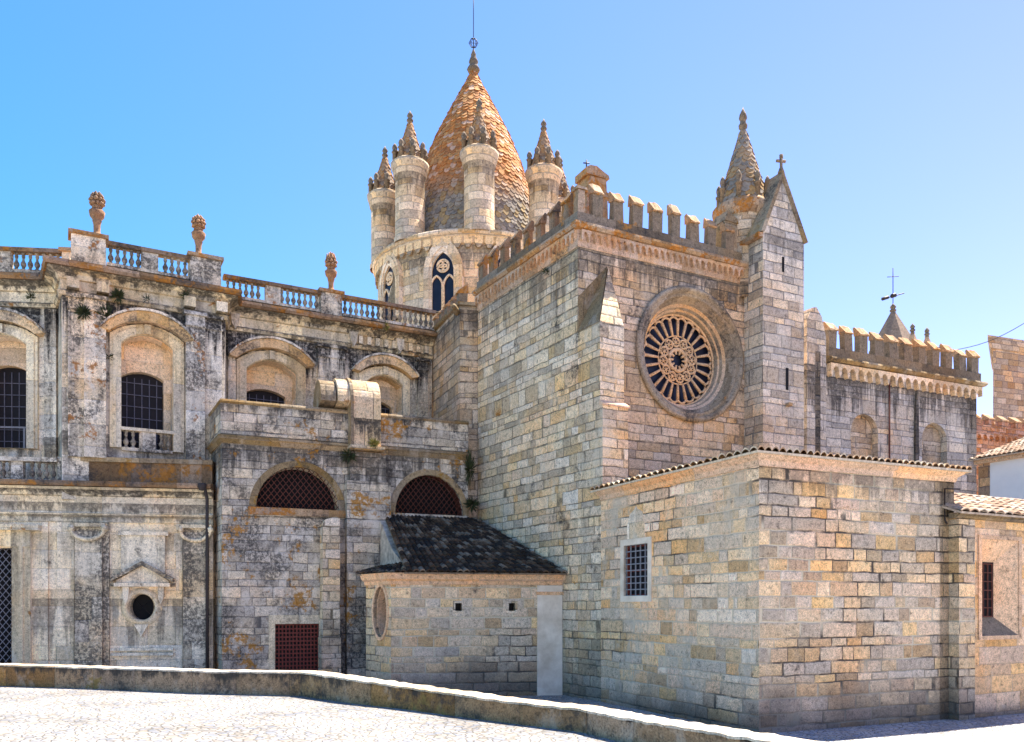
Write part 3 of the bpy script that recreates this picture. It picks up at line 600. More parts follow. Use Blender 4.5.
def circ(r, rad, cx=0, cy=0, n=32, seg=6): t_.tube([FF.w(cs+cx+r*math.cos(a), TD, cz+cy+r*math.sin(a)) for a in [2*PI*i/n for i in range(n)]], rad, seg, True)
circ(r0-.02, .055, n=48); circ(.36, .065)
NS = 24
for k in range(NS):
    a = 2*PI*k/NS; u = Vector((math.cos(a), math.sin(a)))
    t_.tube([FF.w(cs+u.x*.78, TD, cz+u.y*.78), FF.w(cs+u.x*1.30, TD, cz+u.y*1.30)], .038, 6, r1=.058)
    am = a+PI/NS; um = Vector((math.cos(am), math.sin(am))); hw = 1.33*math.sin(PI/NS)
    t_.tube([FF.w(cs+um.x*1.28+(-um.y*hw*math.cos(g)+um.x*hw*.85*math.sin(g)), TD, cz+um.y*1.28+(um.x*hw*math.cos(g)+um.y*hw*.85*math.sin(g))) for g in [PI*i/6 for i in range(7)]], .042, 5)
    t_.ring(FF, cs+um.x*1.505, cz+um.y*1.505*1, [(.001, TD+.02), (.045, TD+.02), (.05, TD-.04)], 6)
for k in range(12):
    a = 2*PI*k/12+.13; cx, cy = .60*math.cos(a), .60*math.sin(a)
    circ(.145, .036, cx, cy, 14, 5)
    for q in range(3): g = a+q*PI/3; t_.tube([FF.w(cs+cx+.12*math.cos(g), TD, cz+cy+.12*math.sin(g)), FF.w(cs+cx-.12*math.cos(g), TD, cz+cy-.12*math.sin(g))], .022, 4)
for k in range(10): a = 2*PI*k/10; t_.tube([FF.w(cs+.19*math.cos(a), TD, cz+.19*math.sin(a)), FF.w(cs+.34*math.cos(a), TD, cz+.34*math.sin(a))], .036, 5, r1=.05)
circ(.80, .025, n=40)
t_.build('tracery', MAT['rose'], rose)
# frieze, cornice, parapet
path = [tL, tK, tR]
MB().sweep(path, [(.012, ZT-.62), (.03, ZT-.60), (.05, ZT-.1), (.012, ZT-.05)]).build('frieze', MAT['frieze'], tr_)
b = MB(); corbels(b, FL, 0, FL.L, ZT-.12, .24, .10, .34, .045); corbels(b, FF, .05, FF.L-.1, ZT-.12, .24, .10, .34, .045); b.jitter(.012).build('corbel_table', MAT['frieze'], tr_)
MB().sweep(path, [(0, ZT-.12), (.18, ZT-.10), (.26, ZT-.02), (.24, ZT+.06), (0, ZT+.14)]).build('cornice', MAT['rust'], tr_)
MB().sweep(path, [(.06, ZT+.09), (.06, ZT+.42), (-.2, ZT+.44), (-.2, ZT+.09)]).build('parapet', MAT['merlon'], tr_)
battlement(tr_, FL, .15, FL.L-.45, ZT+.30, .32, .3, 1.05, .2, -.05, MAT['rustdark'], n=8, capmat=MAT['rustdark'])
battlement(tr_, FF, .50, FF.L-.45, ZT+.40, .36, .3, 1.02, .22, -.05, MAT['merlon'], n=8)
b = MB(); b.box(FF, -.02, .24, -.26, .03, ZT+.32, ZT+1.12); b.box(FF, -.06, .28, -.30, .07, ZT+1.121, ZT+1.2); b.jitter(.02).build('corner_merlon', MAT['rust'], tr_)
# bell gable behind the corner
cB = P(597, 26.6); FBg = Fr(cB-FF.e*.42, cB+FF.e*.42)
bg_ = MB(); bg_.box(FBg, 0, .84, -.6, 0, ZT+.1, ZZ(196, 26.6)); z1 = ZZ(196, 26.6)
bg_.prism(FBg, [(-.08, z1), (.92, z1), (.92, z1+.12), (.75, z1+.2), (.75, ZZ(178, 26.6)), (.05, ZZ(178, 26.6)), (.05, z1+.2), (-.08, z1+.12)], -.66, .06)
bg_.prism(FBg, [(-.02, ZZ(178, 26.6)), (.82, ZZ(178, 26.6)), (.82, ZZ(174, 26.6)), (.62, ZZ(172, 26.6)), (.35, ZZ(168, 26.6)), (.1, ZZ(168, 26.6)), (-.02, ZZ(172, 26.6))], -.6, .1)
bo = bg_.jitter(.02).build('bell_gable', MAT['rust'], tr_)
cr = MB(); p0 = FBg.w(.15, -.2, ZZ(168, 26.6)-.03); cr.tube([p0, p0+Vector((0, 0, .32))], .022, 5); cr.tube([p0+Vector((-.1, 0, .22)), p0+Vector((.1, .05, .24))], .022, 5); cr.build('iron_cross', MAT['iron'], bo)
# corner buttress with a steep weathering
FBt = Fr(tK-FL.n*0, tK+FF.e*.9); zb, zt2 = ZZ(322, 24.2), ZZ(268, 25.6)
sd_ = Fr(tK+FL.e*1.11, tK)        # seen from the left: s runs back to the wall
Fs = Fr(tK, tK+FL.e*1.11)          # outward normal = left
b = MB()
MB().box(Fs, 0, 1.11, -.88, 0, BASE, zb).build('buttress', MAT['transept'], tr_)
Kb = Vector((*tK, zb)); f1 = Fs.w(1.11, 0, zb); f2 = Fs.w(1.11, -.88, zb); f3 = Fs.w(0, -.88, zb); uA = FF.s(608); ap = FF.w(uA, .02, zt2); ap0 = FF.w(.02, .02, zb+1.0)
b = MB(); b.face([f1, f2, ap], [(0, 0), (.9, 0), (.5, 2)]); b.face([f2, f3, ap], [(0, 0), (1, 0), (.5, 2)]); b.build('buttress_cap', MAT['transept'], tr_)
b = MB(); b.face([Kb, f1, ap, ap0], [(0, 0), (1, 0), (1, 2), (0, 1)]); b.face([Kb-Vector((.03,0,0)), f1-Vector((.03,0,0)), ap+Vector((-.03,0,.06)), ap0+Vector((-.03,0,.06))], [(0, 0), (1, 0), (1, 2), (0, 1)]); b.build('buttress_slope', MAT['ledge'], tr_)
zl = ZZ(403, 24.1)
b = MB(); b.prism(Fs, [(1.112, BASE), (1.25, BASE), (1.25, zl-.06), (1.112, zl+.06)], -.92, .012); b.build('buttress_foot', MAT['transept'], tr_)
b = MB(); b.prism(Fs, [(1.10, zl-.05), (1.30, zl-.07), (1.30, zl-.02), (1.10, zl+.12)], -.95, .03); b.build('drip_ledge', MAT['cornice'], tr_)
# stair pier at the far end of the side wall
pa, pb_, pc = P(431, 34.0), P(460, 30.6), P(481, 30.75)
zp = 12.7
b = MB().sweep([pa, pb_, pc], [(0, BASE), (0, zp), (-.5, zp), (-.5, BASE)]); b.build('stair_pier', MAT['transept_front'], tr_)
b = MB(); b.face([(p.x, p.y, zp-.02) for p in (pa, pb_, pc, pa+Vector((1.5, .6)))], [(0, 0)]*4); b.build('pier_roof', MAT['merlon'], tr_)
MB().sweep([pa, pb_, pc], [(-.02, zp-.08), (.10, zp-.05), (.12, zp+.05), (-.3, zp+.10)]).build('pier_coping', MAT['ledge'], tr_)
Fp = Fr(pa, pb_); 
battlement(tr_, Fp, .25, Fp.L-.2, zp+.05, .34, .25, .8, .34, -.2, MAT['merlon'], n=5)
fb = MB(); q = Fp.w(Fp.L+.02, .12, zp-.35); fb.tube([q, q+Vector((-.1, -.35, .12)), q+Vector((-.14, -.62, .02))], .13, 7, r1=.07); fb.build('gargoyle', MAT['ledge'], tr_)

# ================================================================== GABLED TOWER + ROUND TURRET
g1 = tR+FL.e*.88; g2 = g1+FF.e*1.85; FG, FGs = Fr(g1, g2), Fr(tR+FL.e*.0, g1)
ze, za = 14.0, 15.85
gt = thing('gabled_tower', 'narrow grey tower with steep pointed gable and small cross beside the rose window', 'tower', (g1.x, g1.y, BASE))
b = MB().prism(FG, [(0, BASE), (1.85, BASE), (1.85, ze), (.86, za), (0, ze)], -3.2, 0); b.build('wall', MAT['gable'], gt)
b = MB(); b.prism(FG, [(-.1, ze-.08), (.02, ze-.1), (.86, za-.02), (1.83, ze-.1), (1.98, ze-.08), (.90, za+.22), (.82, za+.22)], -1.6, .05); b.jitter(.015).build('gable_coping', MAT['ledge'], gt)
b = MB(); b.box(FG, -.22, -.004, -1.0, .02, ze-.28, ze-.14); b.build('eave_stone', MAT['rust'], gt)
for (x0, y0, y1, w_) in ((783, 257, 272, .05), (787, 368, 390, .06)):
    s_, z_ = FG.at(x0, y1); _, z2 = FG.at(x0, y0); MB().box(FG, s_-w_, s_+w_, -.3, .012, z_, z2).build('slit', MAT['dark'], gt)
s_, z_ = FG.at(787, 405); MB().box(FG, s_-.07, s_+.09, .0, .16, z_-.05, z_+.05).build('spout', MAT['rust'], gt)
b = MB(); q = FG.w(.86, -.05, za+.2); b.tube([q, q+Vector((0, 0, .55))], .05, 6); b.tube([q+Vector((-.16, 0, .42)), q+Vector((.16, .05, .42))], .05, 6); b.tube([q+Vector((0, 0, .5)), q+Vector((0, 0, .62))], .065, 6); b.lathe(q, [(0, -.05), (.12, 0), (.08, .12), (.05, .2)], 8); b.build('cross', MAT['merlon'], gt)
for px, py, w_ in ((795, 300, .1),): pass
cT = P(743, 28.75); rT = .84
tt = thing('round_turret', 'round grey turret with a tall conical scaled roof beside the narrow gable', 'turret', (cT.x, cT.y, 12))
c3 = Vector((cT.x, cT.y, 0))
b = MB().lathe(c3, [(rT-.02, 12), (rT-.02, 14.75), (rT+.10, 15.0), (rT+.14, 15.2), (rT+.05, 15.32), (.2, 15.36)], 20); b.build('wall', MAT['transept_front'], tt)
b = MB().lathe(c3, [(rT+.05, 14.82), (rT+.18, 14.98), (rT+.22, 15.22), (rT+.10, 15.36), (.4, 15.42)], 20); b.jitter(.02).build('cornice', MAT['rust'], tt)
b = scale_cone(MB(), c3, [(.12, 18.0), (.42, 16.95), (.72, 15.95), (.88, 15.35)], 15, .30, .022); b.build('cone_roof', MAT['scale_grey'], tt)
b = MB(); fin(b, (cT.x, cT.y, 17.9), .24, .95, 10); b.build('finial', MAT['merlon'], tt)
for j in range(8):
    g = -PI/2+.35+j*PI/4; b = MB(); pinn(b, (cT.x+(rT-.02)*math.cos(g), cT.y+(rT-.02)*math.sin(g), 15.3), .09, 1.0); b.build('pinnacle', MAT['merlon'], tt)
b = MB(); q = P(731, 27.9); Fq = Fr(q-FF.e*.25, q+FF.e*.25); b.box(Fq, 0, .5, -.6, 0, ZT+.1, ZT+1.4); b.prism(Fq, [(-.04, ZT+1.4), (.54, ZT+1.4), (.5, ZT+1.55), (.05, ZT+1.75)], -.6, .05); b.jitter(.02).build('corner_block', MAT['ledge'], tt)

# ================================================================== AISLE
aA, aB = P(790, 30.4), P(976.5, 34.7); FA = Fr(aA, aB); ZA = 10.8
ai = thing('nave_aisle', 'nave wall in painted blue-grey shade with pale battlements and blind arched windows behind the low chapel', 'building', (aA.x, aA.y, BASE))
def ah(x0, x1, yt, ys): s0, z0 = FA.at(x0, 475); s1, _ = FA.at(x1, 475); _, a = FA.at((x0+x1)/2, ys); _, c = FA.at((x0+x1)/2, yt); return arched(s0, s1, z0-1.5, a, c)
holes = [ah(851, 878, 414, 432), ah(922, 947, 423, 440)]
b = MB().prism(FA, [(0, BASE), (FA.L, BASE), (FA.L, ZA), (0, ZA)], -.9, 0, holes); b.build('wall', MAT['aisle'], ai)
MB().sweep([aB, aB-FA.n*6], [(0, BASE), (0, ZA), (-.6, ZA), (-.6, BASE)]).build('end_wall', MAT['aisle'], ai)
for h in holes: MB().prism(FA, [(p[0]*1.0, p[1]) for p in h], -.5, -.28).build('blind_arch', MAT['transept_front'], ai)
pa2 = [P(826, 31.05), aB, aB-FA.n*5]; sA = FA.s(826)
pa2[0] = FA.w(sA, 0, 0).xy
b = MB(); corbels(b, FA, sA+.05, FA.L+.1, ZA-.14, .42, .2, .5, 0); b.build('corbel_table', MAT['soffit'], ai)
MB().sweep(pa2, [(0, ZA-.14), (.24, ZA-.10), (.32, ZA), (.28, ZA+.08), (0, ZA+.16)]).build('cornice', MAT['ledge'], ai)
MB().sweep(pa2, [(.12, ZA+.12), (.12, ZA+.46), (-.2, ZA+.48), (-.2, ZA+.12)]).build('parapet', MAT['merlon'], ai)
battlement(ai, FA, sA+.02, FA.L, ZA+.44, .42, .32, 1.02, .26, -.02, MAT['merlon'], n=11)
sx = FA.s(888); MB().tube([FA.w(sx, .07, ZA-.2), FA.w(sx, .07, 3)], .035, 6).build('downpipe', MAT['rediron'], ai)
sx = FA.s(915); MB().prism(FA, [(sx-.12, 3), (sx+.14, 3), (sx+.10, ZA-1.2), (sx+.02, ZA-.55), (sx-.05, ZA-1.3)], -.1, .10).build('stained_pilaster', MAT['stain'], ai)
# buttress with pointed top
F = frp(807, 29.55, 826, 30.05); zt_ = ZZ(307, 29.8)
b = MB().prism(F, [(0, BASE), (F.L, BASE), (F.L, zt_-1.0), (F.L*.78, zt_-.3), (F.L*.5, zt_), (F.L*.3, zt_-.05), (0, zt_-.5)], -1.2, 0); b.build('buttress', MAT['aisle'], ai)
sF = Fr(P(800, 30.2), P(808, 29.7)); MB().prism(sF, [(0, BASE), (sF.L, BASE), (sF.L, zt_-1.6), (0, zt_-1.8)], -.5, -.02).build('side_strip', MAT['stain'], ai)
# spire beyond the aisle
sp = thing('far_spire', 'small distant pyramid spire with an iron weathervane rising behind the pale battlements', 'spire', (P(893, 46).x, 46, 8))
c = Vector((P(893, 46).x, 46, 0)); zap = ZZ(312, 46)
b = MB().lathe(c, [(.12, zap), (1.35, ZZ(352, 46)), (1.35, 10)], 8, smooth=False); b.build('spire_roof', MAT['scale_small'], sp)
b = MB(); fin(b, (c.x, c.y, zap-.1), .28, .6); b.build('finial', MAT['merlon'], sp)
b = MB(); zv = zap+.4; b.tube([(c.x, c.y, zv), (c.x, c.y, ZZ(268, 46))], .025, 4); z_ = ZZ(296, 46); b.tube([(c.x-.62, c.y, z_-.18), (c.x+.62, c.y, z_+.16)], .03, 4)
b.tube([(c.x-.62, c.y, z_-.18), (c.x-.25, c.y, z_-.06)], .09, 4); b.tube([(c.x-.1, c.y, z_-.02), (c.x+.15, c.y, z_+.06)], .12, 5); z_ = ZZ(277, 46); b.tube([(c.x-.32, c.y, z_), (c.x+.32, c.y, z_+.04)], .02, 4); b.build('weathervane', MAT['iron'], sp)
for i, (px, py, lab) in enumerate(((912.5, 324, 'left one of two small stone pinnacles behind the nave battlements'), (927, 328, 'right one of two small stone pinnacles behind the nave battlements'))):
    c = P(px, 40); zt3 = ZZ(py, 40); t2 = thing('stone_pinnacle', lab, 'pinnacle', (c.x, c.y, 10), 'pinnacles behind the nave')
    MB().lathe((c.x, c.y, 0), [(.06, zt3-.35), (.42, zt3-1.5), (.42, 10)], 8, smooth=False).build('shaft', MAT['fartower'], t2); b = MB(); fin(b, (c.x, c.y, zt3-.45), .2, .5); b.build('finial', MAT['merlon'], t2)

# ================================================================== FAR RIGHT
F = frp(993, 55, 1085, 58); ztw = ZZ(342, 55)
ft = thing('bell_tower', 'brown square stone tower cut off by the right edge of the picture', 'tower', (F.a.x, F.a.y, BASE))
ftp = [P(996.5, 61), F.a, F.b]
MB().sweep(ftp, [(0, 2), (0, ztw), (-1, ztw), (-1, 2)]).build('wall', MAT['fartower'], ft)
MB().sweep(ftp, [(0, ztw-.5), (.15, ztw-.45), (.3, ztw), (.3, ztw+.3), (-.5, ztw+.35)]).build('cornice', MAT['fartower'], ft)
F = frp(972, 46, 1075, 49.5); zr = ZZ(424, 46.2)
fw = thing('far_battlements', 'reddish battlemented wall in the distance below the brown tower', 'wall', (F.a.x, F.a.y, BASE))
MB().sweep([F.a, F.b], [(0, 4), (0, zr), (-.6, zr), (-.6, 4)]).build('wall', MAT['farred'], fw); b = MB(); corbels(b, F, 0, F.L, zr-.5, .5, .2, .4); b.build('corbel_table', MAT['farred'], fw)
battlement(fw, F, .3, F.L-.3, zr, .5, .35, .75, .4, -.25, MAT['farred'], n=8)
F2 = Fr(F.a-F.n*4, F.b-F.n*4); MB().sweep([F2.a, F2.b], [(0, 4), (0, zr+1.0), (-.6, zr+1.0), (-.6, 4)]).build('rear_wall', MAT['fartower'], fw); battlement(fw, F2, .3, F.L-.3, zr+1.0, .45, .35, .7, .4, -.2, MAT['merlon'], n=10)
# white house
F = frp(990, 30, 1090, 27); zh = ZZ(459, 30)
wh = thing('white_house', 'white painted house with a tiled roof at the right edge of the picture', 'house', (F.a.x, F.a.y, BASE))
zr2 = ZZ(441, F.w(F.s(1024), 0, 0).y)
MB().prism(F, [(0, BASE), (F.L, BASE), (F.L, zh), (0, zh)], -5, 0).build('wall', MAT['house'], wh)
b = MB().box(F, -.42, -.002, -4, .03, BASE, zh-.02); b.build('quoin', MAT['fartower'], wh)
MB().box(F, -.5, F.L, 0, .18, zh-.14, zh).build('eave_moulding', MAT['cornice'], wh)
b = MB(); tile_roof(b, F.w(-.6, -4.5, zh+1.6), F.w(F.L, -4.5, zh+1.6), F.w(-.6, .35, zh+.02), F.w(F.L, .35, zh+.02), 22, 14); b.build('roof', MAT['tile_pale'], wh)
# cable
cbl = MB(); pA = Vector((P(955, 50).x, 50, ZZ(350, 50))); pB = Vector((P(1045, 40).x, 40, ZZ(310, 40)))
cbl.tube([pA.lerp(pB, i/10)+Vector((0, 0, -.35*math.sin(PI*i/10))) for i in range(11)], .02, 4); co = cbl.build('overhead_cable', MAT['iron']); co['label'] = 'thin dark overhead cable crossing the sky at the right edge'; co['category'] = 'cable'

# ================================================================== LOW CHAPEL
cA, cC, cB2 = P(601, 24.0), P(759, 18.0), P(954, 20.45)
lc = thing('low_chapel', 'low flat chapel of warm tan ashlar with a tiled eave and one barred window', 'building', (cC.x, cC.y, BASE))
CL, CR = Fr(cA, cC), Fr(cC, cB2); ZC = 4.62
s0, z0 = CL.at(624.5, 596); s1, _ = CL.at(648.5, 596); _, z1 = CL.at(636, 544.5)
hole = [(s0, z0), (s1, z0), (s1, z1), (s0, z1)]
b = MB().prism(CL, [(0, BASE-.1), (CL.L, BASE-.1), (CL.L, ZC), (0, ZC)], -.7, 0, [hole]); b.build('side_wall', MAT['chapel_left'], lc)
b = MB().prism(CR, [(.003, BASE-.1), (CR.L, BASE-.1), (CR.L, ZC), (.003, ZC)], -.7, 0); b.build('front_wall', MAT['chapel'], lc)
MB().sweep([cB2, cB2-CR.n*6], [(0, BASE), (0, ZC), (-.5, ZC), (-.5, BASE)]).build('end_wall', MAT['chapel'], lc)
MB().sweep([cA, cC, cB2, cB2-CR.n*.5], [(-.1, ZC), (.03, ZC+.002), (.06, ZC+.12), (.16, ZC+.18), (.20, ZC+.27), (-.1, ZC+.27)]).build('cornice', MAT['cornice'], lc)
rf = thing  # roof planes, shallow, tiles with visible ends
ro = MB(); ez = ZC+.275; rz = ez+.55
mid = (cA+cB2)/2+Vector((.4, 2.0)); m3 = (mid.x, mid.y, rz)
def off(F, s, t): p = F.w(s, t, 0); return (p.x, p.y)
eC = cC+(CL.n+CR.n)/(1+CL.n.dot(CR.n))*.28; eA = cA+CL.n*.28-CL.e*.15; eB = cB2+CR.n*.28+CR.e*.28
tile_roof(ro, (mid.x-2.5, mid.y+1.5, rz), (mid.x, mid.y, rz), (eA.x, eA.y, ez), (eC.x, eC.y, ez), 27, 10, h=.085, drop=.03)
tile_roof(ro, (mid.x, mid.y, rz), (mid.x+5, mid.y+3, rz), (eC.x, eC.y, ez), (eB.x, eB.y, ez), 34, 10, h=.085, drop=.03)
ro.build('roof', MAT['tile_tan'], lc)
wf = MB(); wf.prism(CL, [(s0-.16, z0-.16), (s1+.16, z0-.16), (s1+.16, z1+.16), (s0-.16, z1+.16)], -.25, .035, [hole])
wo = wf.build('window', MAT['white'], lc)
MB().box(CL, s0, s1, -.3, -.2, z0, z1).build('pane', MAT['glass'], wo)
b = MB(); grid(b, CL, s0, s1, z0, z1, 5, 8, -.06, .014); b.build('bars', MAT['lead'], wo)
b = MB(); b.prism(CL, hole, -.16, -.10, [[(s0+.05, z0+.05), (s1-.05, z0+.05), (s1-.05, z1-.05), (s0+.05, z1-.05)]]); b.box(CL, s0+.05, s1-.05, -.16, -.10, (z0+z1)/2-.03, (z0+z1)/2+.03); b.build('red_frame', MAT['redwood'], wo)
sx = (s0+s1)/2; MB().prism(CL, [(sx-.42, z1+.17), (sx+.42, z1+.17), (sx+.40, z1+.55), (sx+.30, z1+.86), (sx+.08, z1+.95), (sx, z1+1.05), (sx-.08, z1+.95), (sx-.30, z1+.84), (sx-.44, z1+.5)], -.1, .012).build('relieving_arch', MAT['white_stone'], lc)
# rainwater pipe at the right end
s_, zz1 = CR.at(943, 489); _, zz2 = CR.at(943, 524); s3 = CR.s(958)
b = MB(); b.tube([CR.w(s3, .05, zz1+.02), CR.w(s_, .05, zz1), CR.w(s_, .05, zz2+.1), CR.w(s_+.08, .05, zz2)], .022, 6); b.build('pipe', MAT['iron'], lc)

# ================================================================== RIGHT ANNEX
F = Fr(P(955, 20.25), P(1190, 25.2)); zr_ = ZZ(519, 20.4)
ra = thing('porch_annex', 'tan annex with a deep splayed window and pale tiled roof right of the low chapel', 'building', (F.a.x, F.a.y, BASE))
a0, az0 = F.at(981, 636); a1, _ = F.at(1018, 636); _, az1 = F.at(1000, 540)
oh = [(a0, az0), (a1, az0), (a1, az1), (a0, az1)]
MB().prism(F, [(0, BASE-.1), (F.L, BASE-.1), (F.L, zr_), (0, zr_)], -.8, 0, [oh]).build('wall', MAT['annexr'], ra)
fo = MB(); fo.prism(F, [(a0-.12, az0-.10), (a1+.12, az0-.10), (a1+.12, az1+.10), (a0-.12, az1+.10)], -.05, .03, [oh]); wo = fo.build('window', MAT['cornice'], ra)
b = MB(); b.face([F.w(a1, .0, az0), F.w(a1, .0, az1), F.w(a0+.95, -.3, az1-.55), F.w(a0+.95, -.3, az0+.46)], [(0, 0)]*4); b.face([F.w(a0, 0, az1), F.w(a1, 0, az1), F.w(a0+.95, -.3, az1-.55), F.w(a0, -.3, az1-.55)], [(0, 0)]*4); b.build('splay', MAT['cornice'], wo)
b = MB(); b.face([F.w(a0, 0, az0), F.w(a1, 0, az0), F.w(a0+.95, -.3, az0+.46), F.w(a0, -.3, az0+.46)], [(0, 0)]*4); b.build('sill', MAT['merlon'], wo)
b = MB().box(F, a0, a0+.97, -.4, -.30, az0+.44, az1-.53); b.build('pane', MAT['dark'], wo); b = MB(); grid(b, F, a0+.32, a0+.84, az0+.48, az1-.6, 3, 6, -.27, .012); b.build('bars', MAT['rediron'], wo)
sp_ = F.s(975, .12); MB().box(F, -.02, sp_, -.3, .12, BASE-.1, zr_-.02).build('pilaster', MAT['chapel'], ra)
MB().sweep([F.a-F.n*.0-F.e*.1, F.b], [(-.1, zr_), (.10, zr_+.002), (.18, zr_+.08), (.26, zr_+.13), (-.1, zr_+.13)]).build('cornice', MAT['ledge'], ra)
b = MB(); tile_roof(b, F.w(-.25, -1.9, zr_+.95), F.w(F.L, -1.9, zr_+.95), F.w(-.25, .34, zr_+.13), F.w(F.L, .34, zr_+.13), 34, 7, h=.07); b.build('roof', MAT['tile_pale'], ra)

# ================================================================== SMALL TILED CHAPEL
sA_, sC, sB = P(366, 26.3), P(391, 24.9), P(564, 25.85); ZS = ZZ(583, 25)
sc_ = thing('small_chapel', 'small stone chapel with a black sooty tiled lean-to roof and white corner pilaster', 'building', (sC.x, sC.y, BASE))
FS, FO = Fr(sC, sB), Fr(sA_, sC)
vents = []
for px in (458.5, 512): s_, z_ = FS.at(px, 607); vents.append([(s_-.10, z_-.12), (s_+.10, z_-.12), (s_+.10, z_+.12), (s_-.10, z_+.12)])
MB().prism(FS, [(.003, BASE), (FS.L, BASE), (FS.L, ZS), (.003, ZS)], -.5, 0, vents).build('front_wall', MAT['chapel'], sc_)
for v in vents:
    o = [(v[0][0]-.07, v[0][1]-.07), (v[1][0]+.07, v[0][1]-.07), (v[1][0]+.07, v[2][1]+.07), (v[0][0]-.07, v[2][1]+.07)]
    vo = MB().prism(FS, o, -.2, .015, [v]).build('vent', MAT['transept'], sc_); MB().box(FS, v[0][0], v[1][0], -.35, -.3, v[0][1], v[2][1]).build('grate', MAT['void'], vo)
so_, zo = FO.at(380.5, 612); _, zo1 = FO.at(380.5, 586)
ov = [(so_+.46*math.cos(a), zo+.78*math.sin(a)) for a in [2*PI*i/24 for i in range(24)]]
MB().prism(FO, [(0, BASE), (FO.L, BASE), (FO.L, ZS), (0, ZS)], -.9, 0, [ov]).build('canted_wall', MAT['chapel'], sc_)
oo = MB().prism(FO, [(so_+.56*math.cos(a), zo+.88*math.sin(a)) for a in [2*PI*i/24 for i in range(24)]], -.1, .035, [ov]).build('oval_window', MAT['cornice'], sc_)
MB().prism(FO, ov, -.8, -.62).build('pane', MAT['rediron'], oo)
MB().prism(FO, ov, -.60, -.10, [[(so_+.43*math.cos(a), zo+.75*math.sin(a)) for a in [2*PI*i/24 for i in range(24)]]]).build('reveal', MAT['cornice'], oo)
MB().sweep([sA_, sC, sB], [(0, ZS-.05), (.05, ZS-.04), (.06, ZS+.06), (.16, ZS+.12), (.20, ZS+.24), (.24, ZS+.30), (-.1, ZS+.30)]).build('cornice', MAT['cornice'], sc_)
p0_, _ = FS.at(537, 600); p1_, _ = FS.at(562, 600); MB().box(FS, p0_, p1_, -.1, .06, BASE, ZS-.055).build('pilaster', MAT['white'], sc_)
MB().box(FS, p0_-.03, p1_+.03, -.1, .09, ZS-.35, ZS-.25).build('pilaster_band', MAT['cornice'], sc_)
aL, aR = P(222, 26.7), P(468, 30.0); AN = Fr(aL, aR)
ez = ZS+.31; zrid = ZZ(516, 29)
rl = AN.w(AN.s(384), .02, zrid); rr = AN.w(AN.s(476), .02, zrid); eL = sC+FS.n*.32+FS.e*.45; eR = sB+FS.n*.32-FS.e*.0
b = MB(); tile_roof(b, rl, rr, (eL.x, eL.y, ez), (eR.x+.02, eR.y, ez), 26, 16, h=.07, drop=.035)
e2 = sA_+FO.n*.3-FO.e*.1; e3 = sC+FS.n*.32+FS.e*.45
tile_roof(b, AN.w(AN.s(374), .02, ez+.30), (eL.x-.1, eL.y+.7, ez+.32), (e2.x, e2.y, ez), (e3.x, e3.y, ez), 9, 4, h=.06, drop=.03)
b.build('roof', MAT['tile_dark'], sc_)
# limewashed gable under the left verge
b = MB(); g0 = AN.w(AN.s(378), .02, 0).xy; g1_ = Vector((eL.x-.05, eL.y+.55)); Fg = Fr(g0, g1_)
b.prism(Fg, [(0, ZS), (Fg.L, ZS), (Fg.L, ez+.10), (Fg.L*.5, ez+.85), (0.02, zrid-.02), (0, zrid-.02)], -.25, 0); b.build('gable', MAT['dirtywhite'], sc_)
b = MB(); b.prism(Fr(eR, eR+FS.n*-.25), [(0, 0), (.01, 0), (.01, .01)], 0, .01)

# ================================================================== LUNETTE ANNEX
an = thing('lunette_annex', 'sooty grey block with two half-round grilled openings and orange lichen in front of the choir', 'building', (aL.x, aL.y, BASE))
ZN = 8.1
def lun(x0, x1, ys, yt):
    a, z = AN.at(x0, ys); c, _ = AN.at(x1, ys); _, zt = AN.at((x0+x1)/2, yt); return a, c, z, zt
luns = [lun(256, 339, 507, 467), lun(395, 463, 513, 475)]
dr = AN.at(275, 624); dr2 = AN.at(319, 668)
hl = [[(a, z), (c, z)]+arc((a+c)/2, z, (c-a)/2, 0, PI, 20, zt-z)[1:-1] for a, c, z, zt in luns]
hl.append([(dr[0], dr2[1]-.5), (dr2[0], dr2[1]-.5), (dr2[0], dr[1]), (dr[0], dr[1])])
side = P(208, 29.3)
MB().prism(AN, [(0, BASE), (AN.L, BASE), (AN.L, ZN), (0, ZN)], -.7, 0, hl).build('front_wall', MAT['annex'], an)
Fsd = Fr(side, aL); MB().prism(Fsd, [(0, BASE), (Fsd.L-.003, BASE), (Fsd.L-.003, ZN-.003), (0, ZN-.003)], -.6, 0).build('side_wall', MAT['annex'], an)
zs_ = ZZ(438, 26.7)
MB().sweep([side, aL, aR], [(-.02, zs_-.16), (.04, zs_-.15), (.10, zs_-.02), (.16, zs_+.02), (.14, zs_+.10), (-.02, zs_+.14)]).build('string_course', MAT['ledge'], an)
MB().sweep([side, aL, aR], [(.06, ZN+.002), (.10, ZN+.06), (.06, ZN+.13), (-.35, ZN+.13), (-.35, ZN+.002)]).build('coping', MAT['ledge'], an)
MB().sweep([side, aL, aR], [(.002, zs_+.14), (.045, zs_+.15), (.045, ZN), (.002, ZN)]).build('parapet_face', MAT['annex'], an)
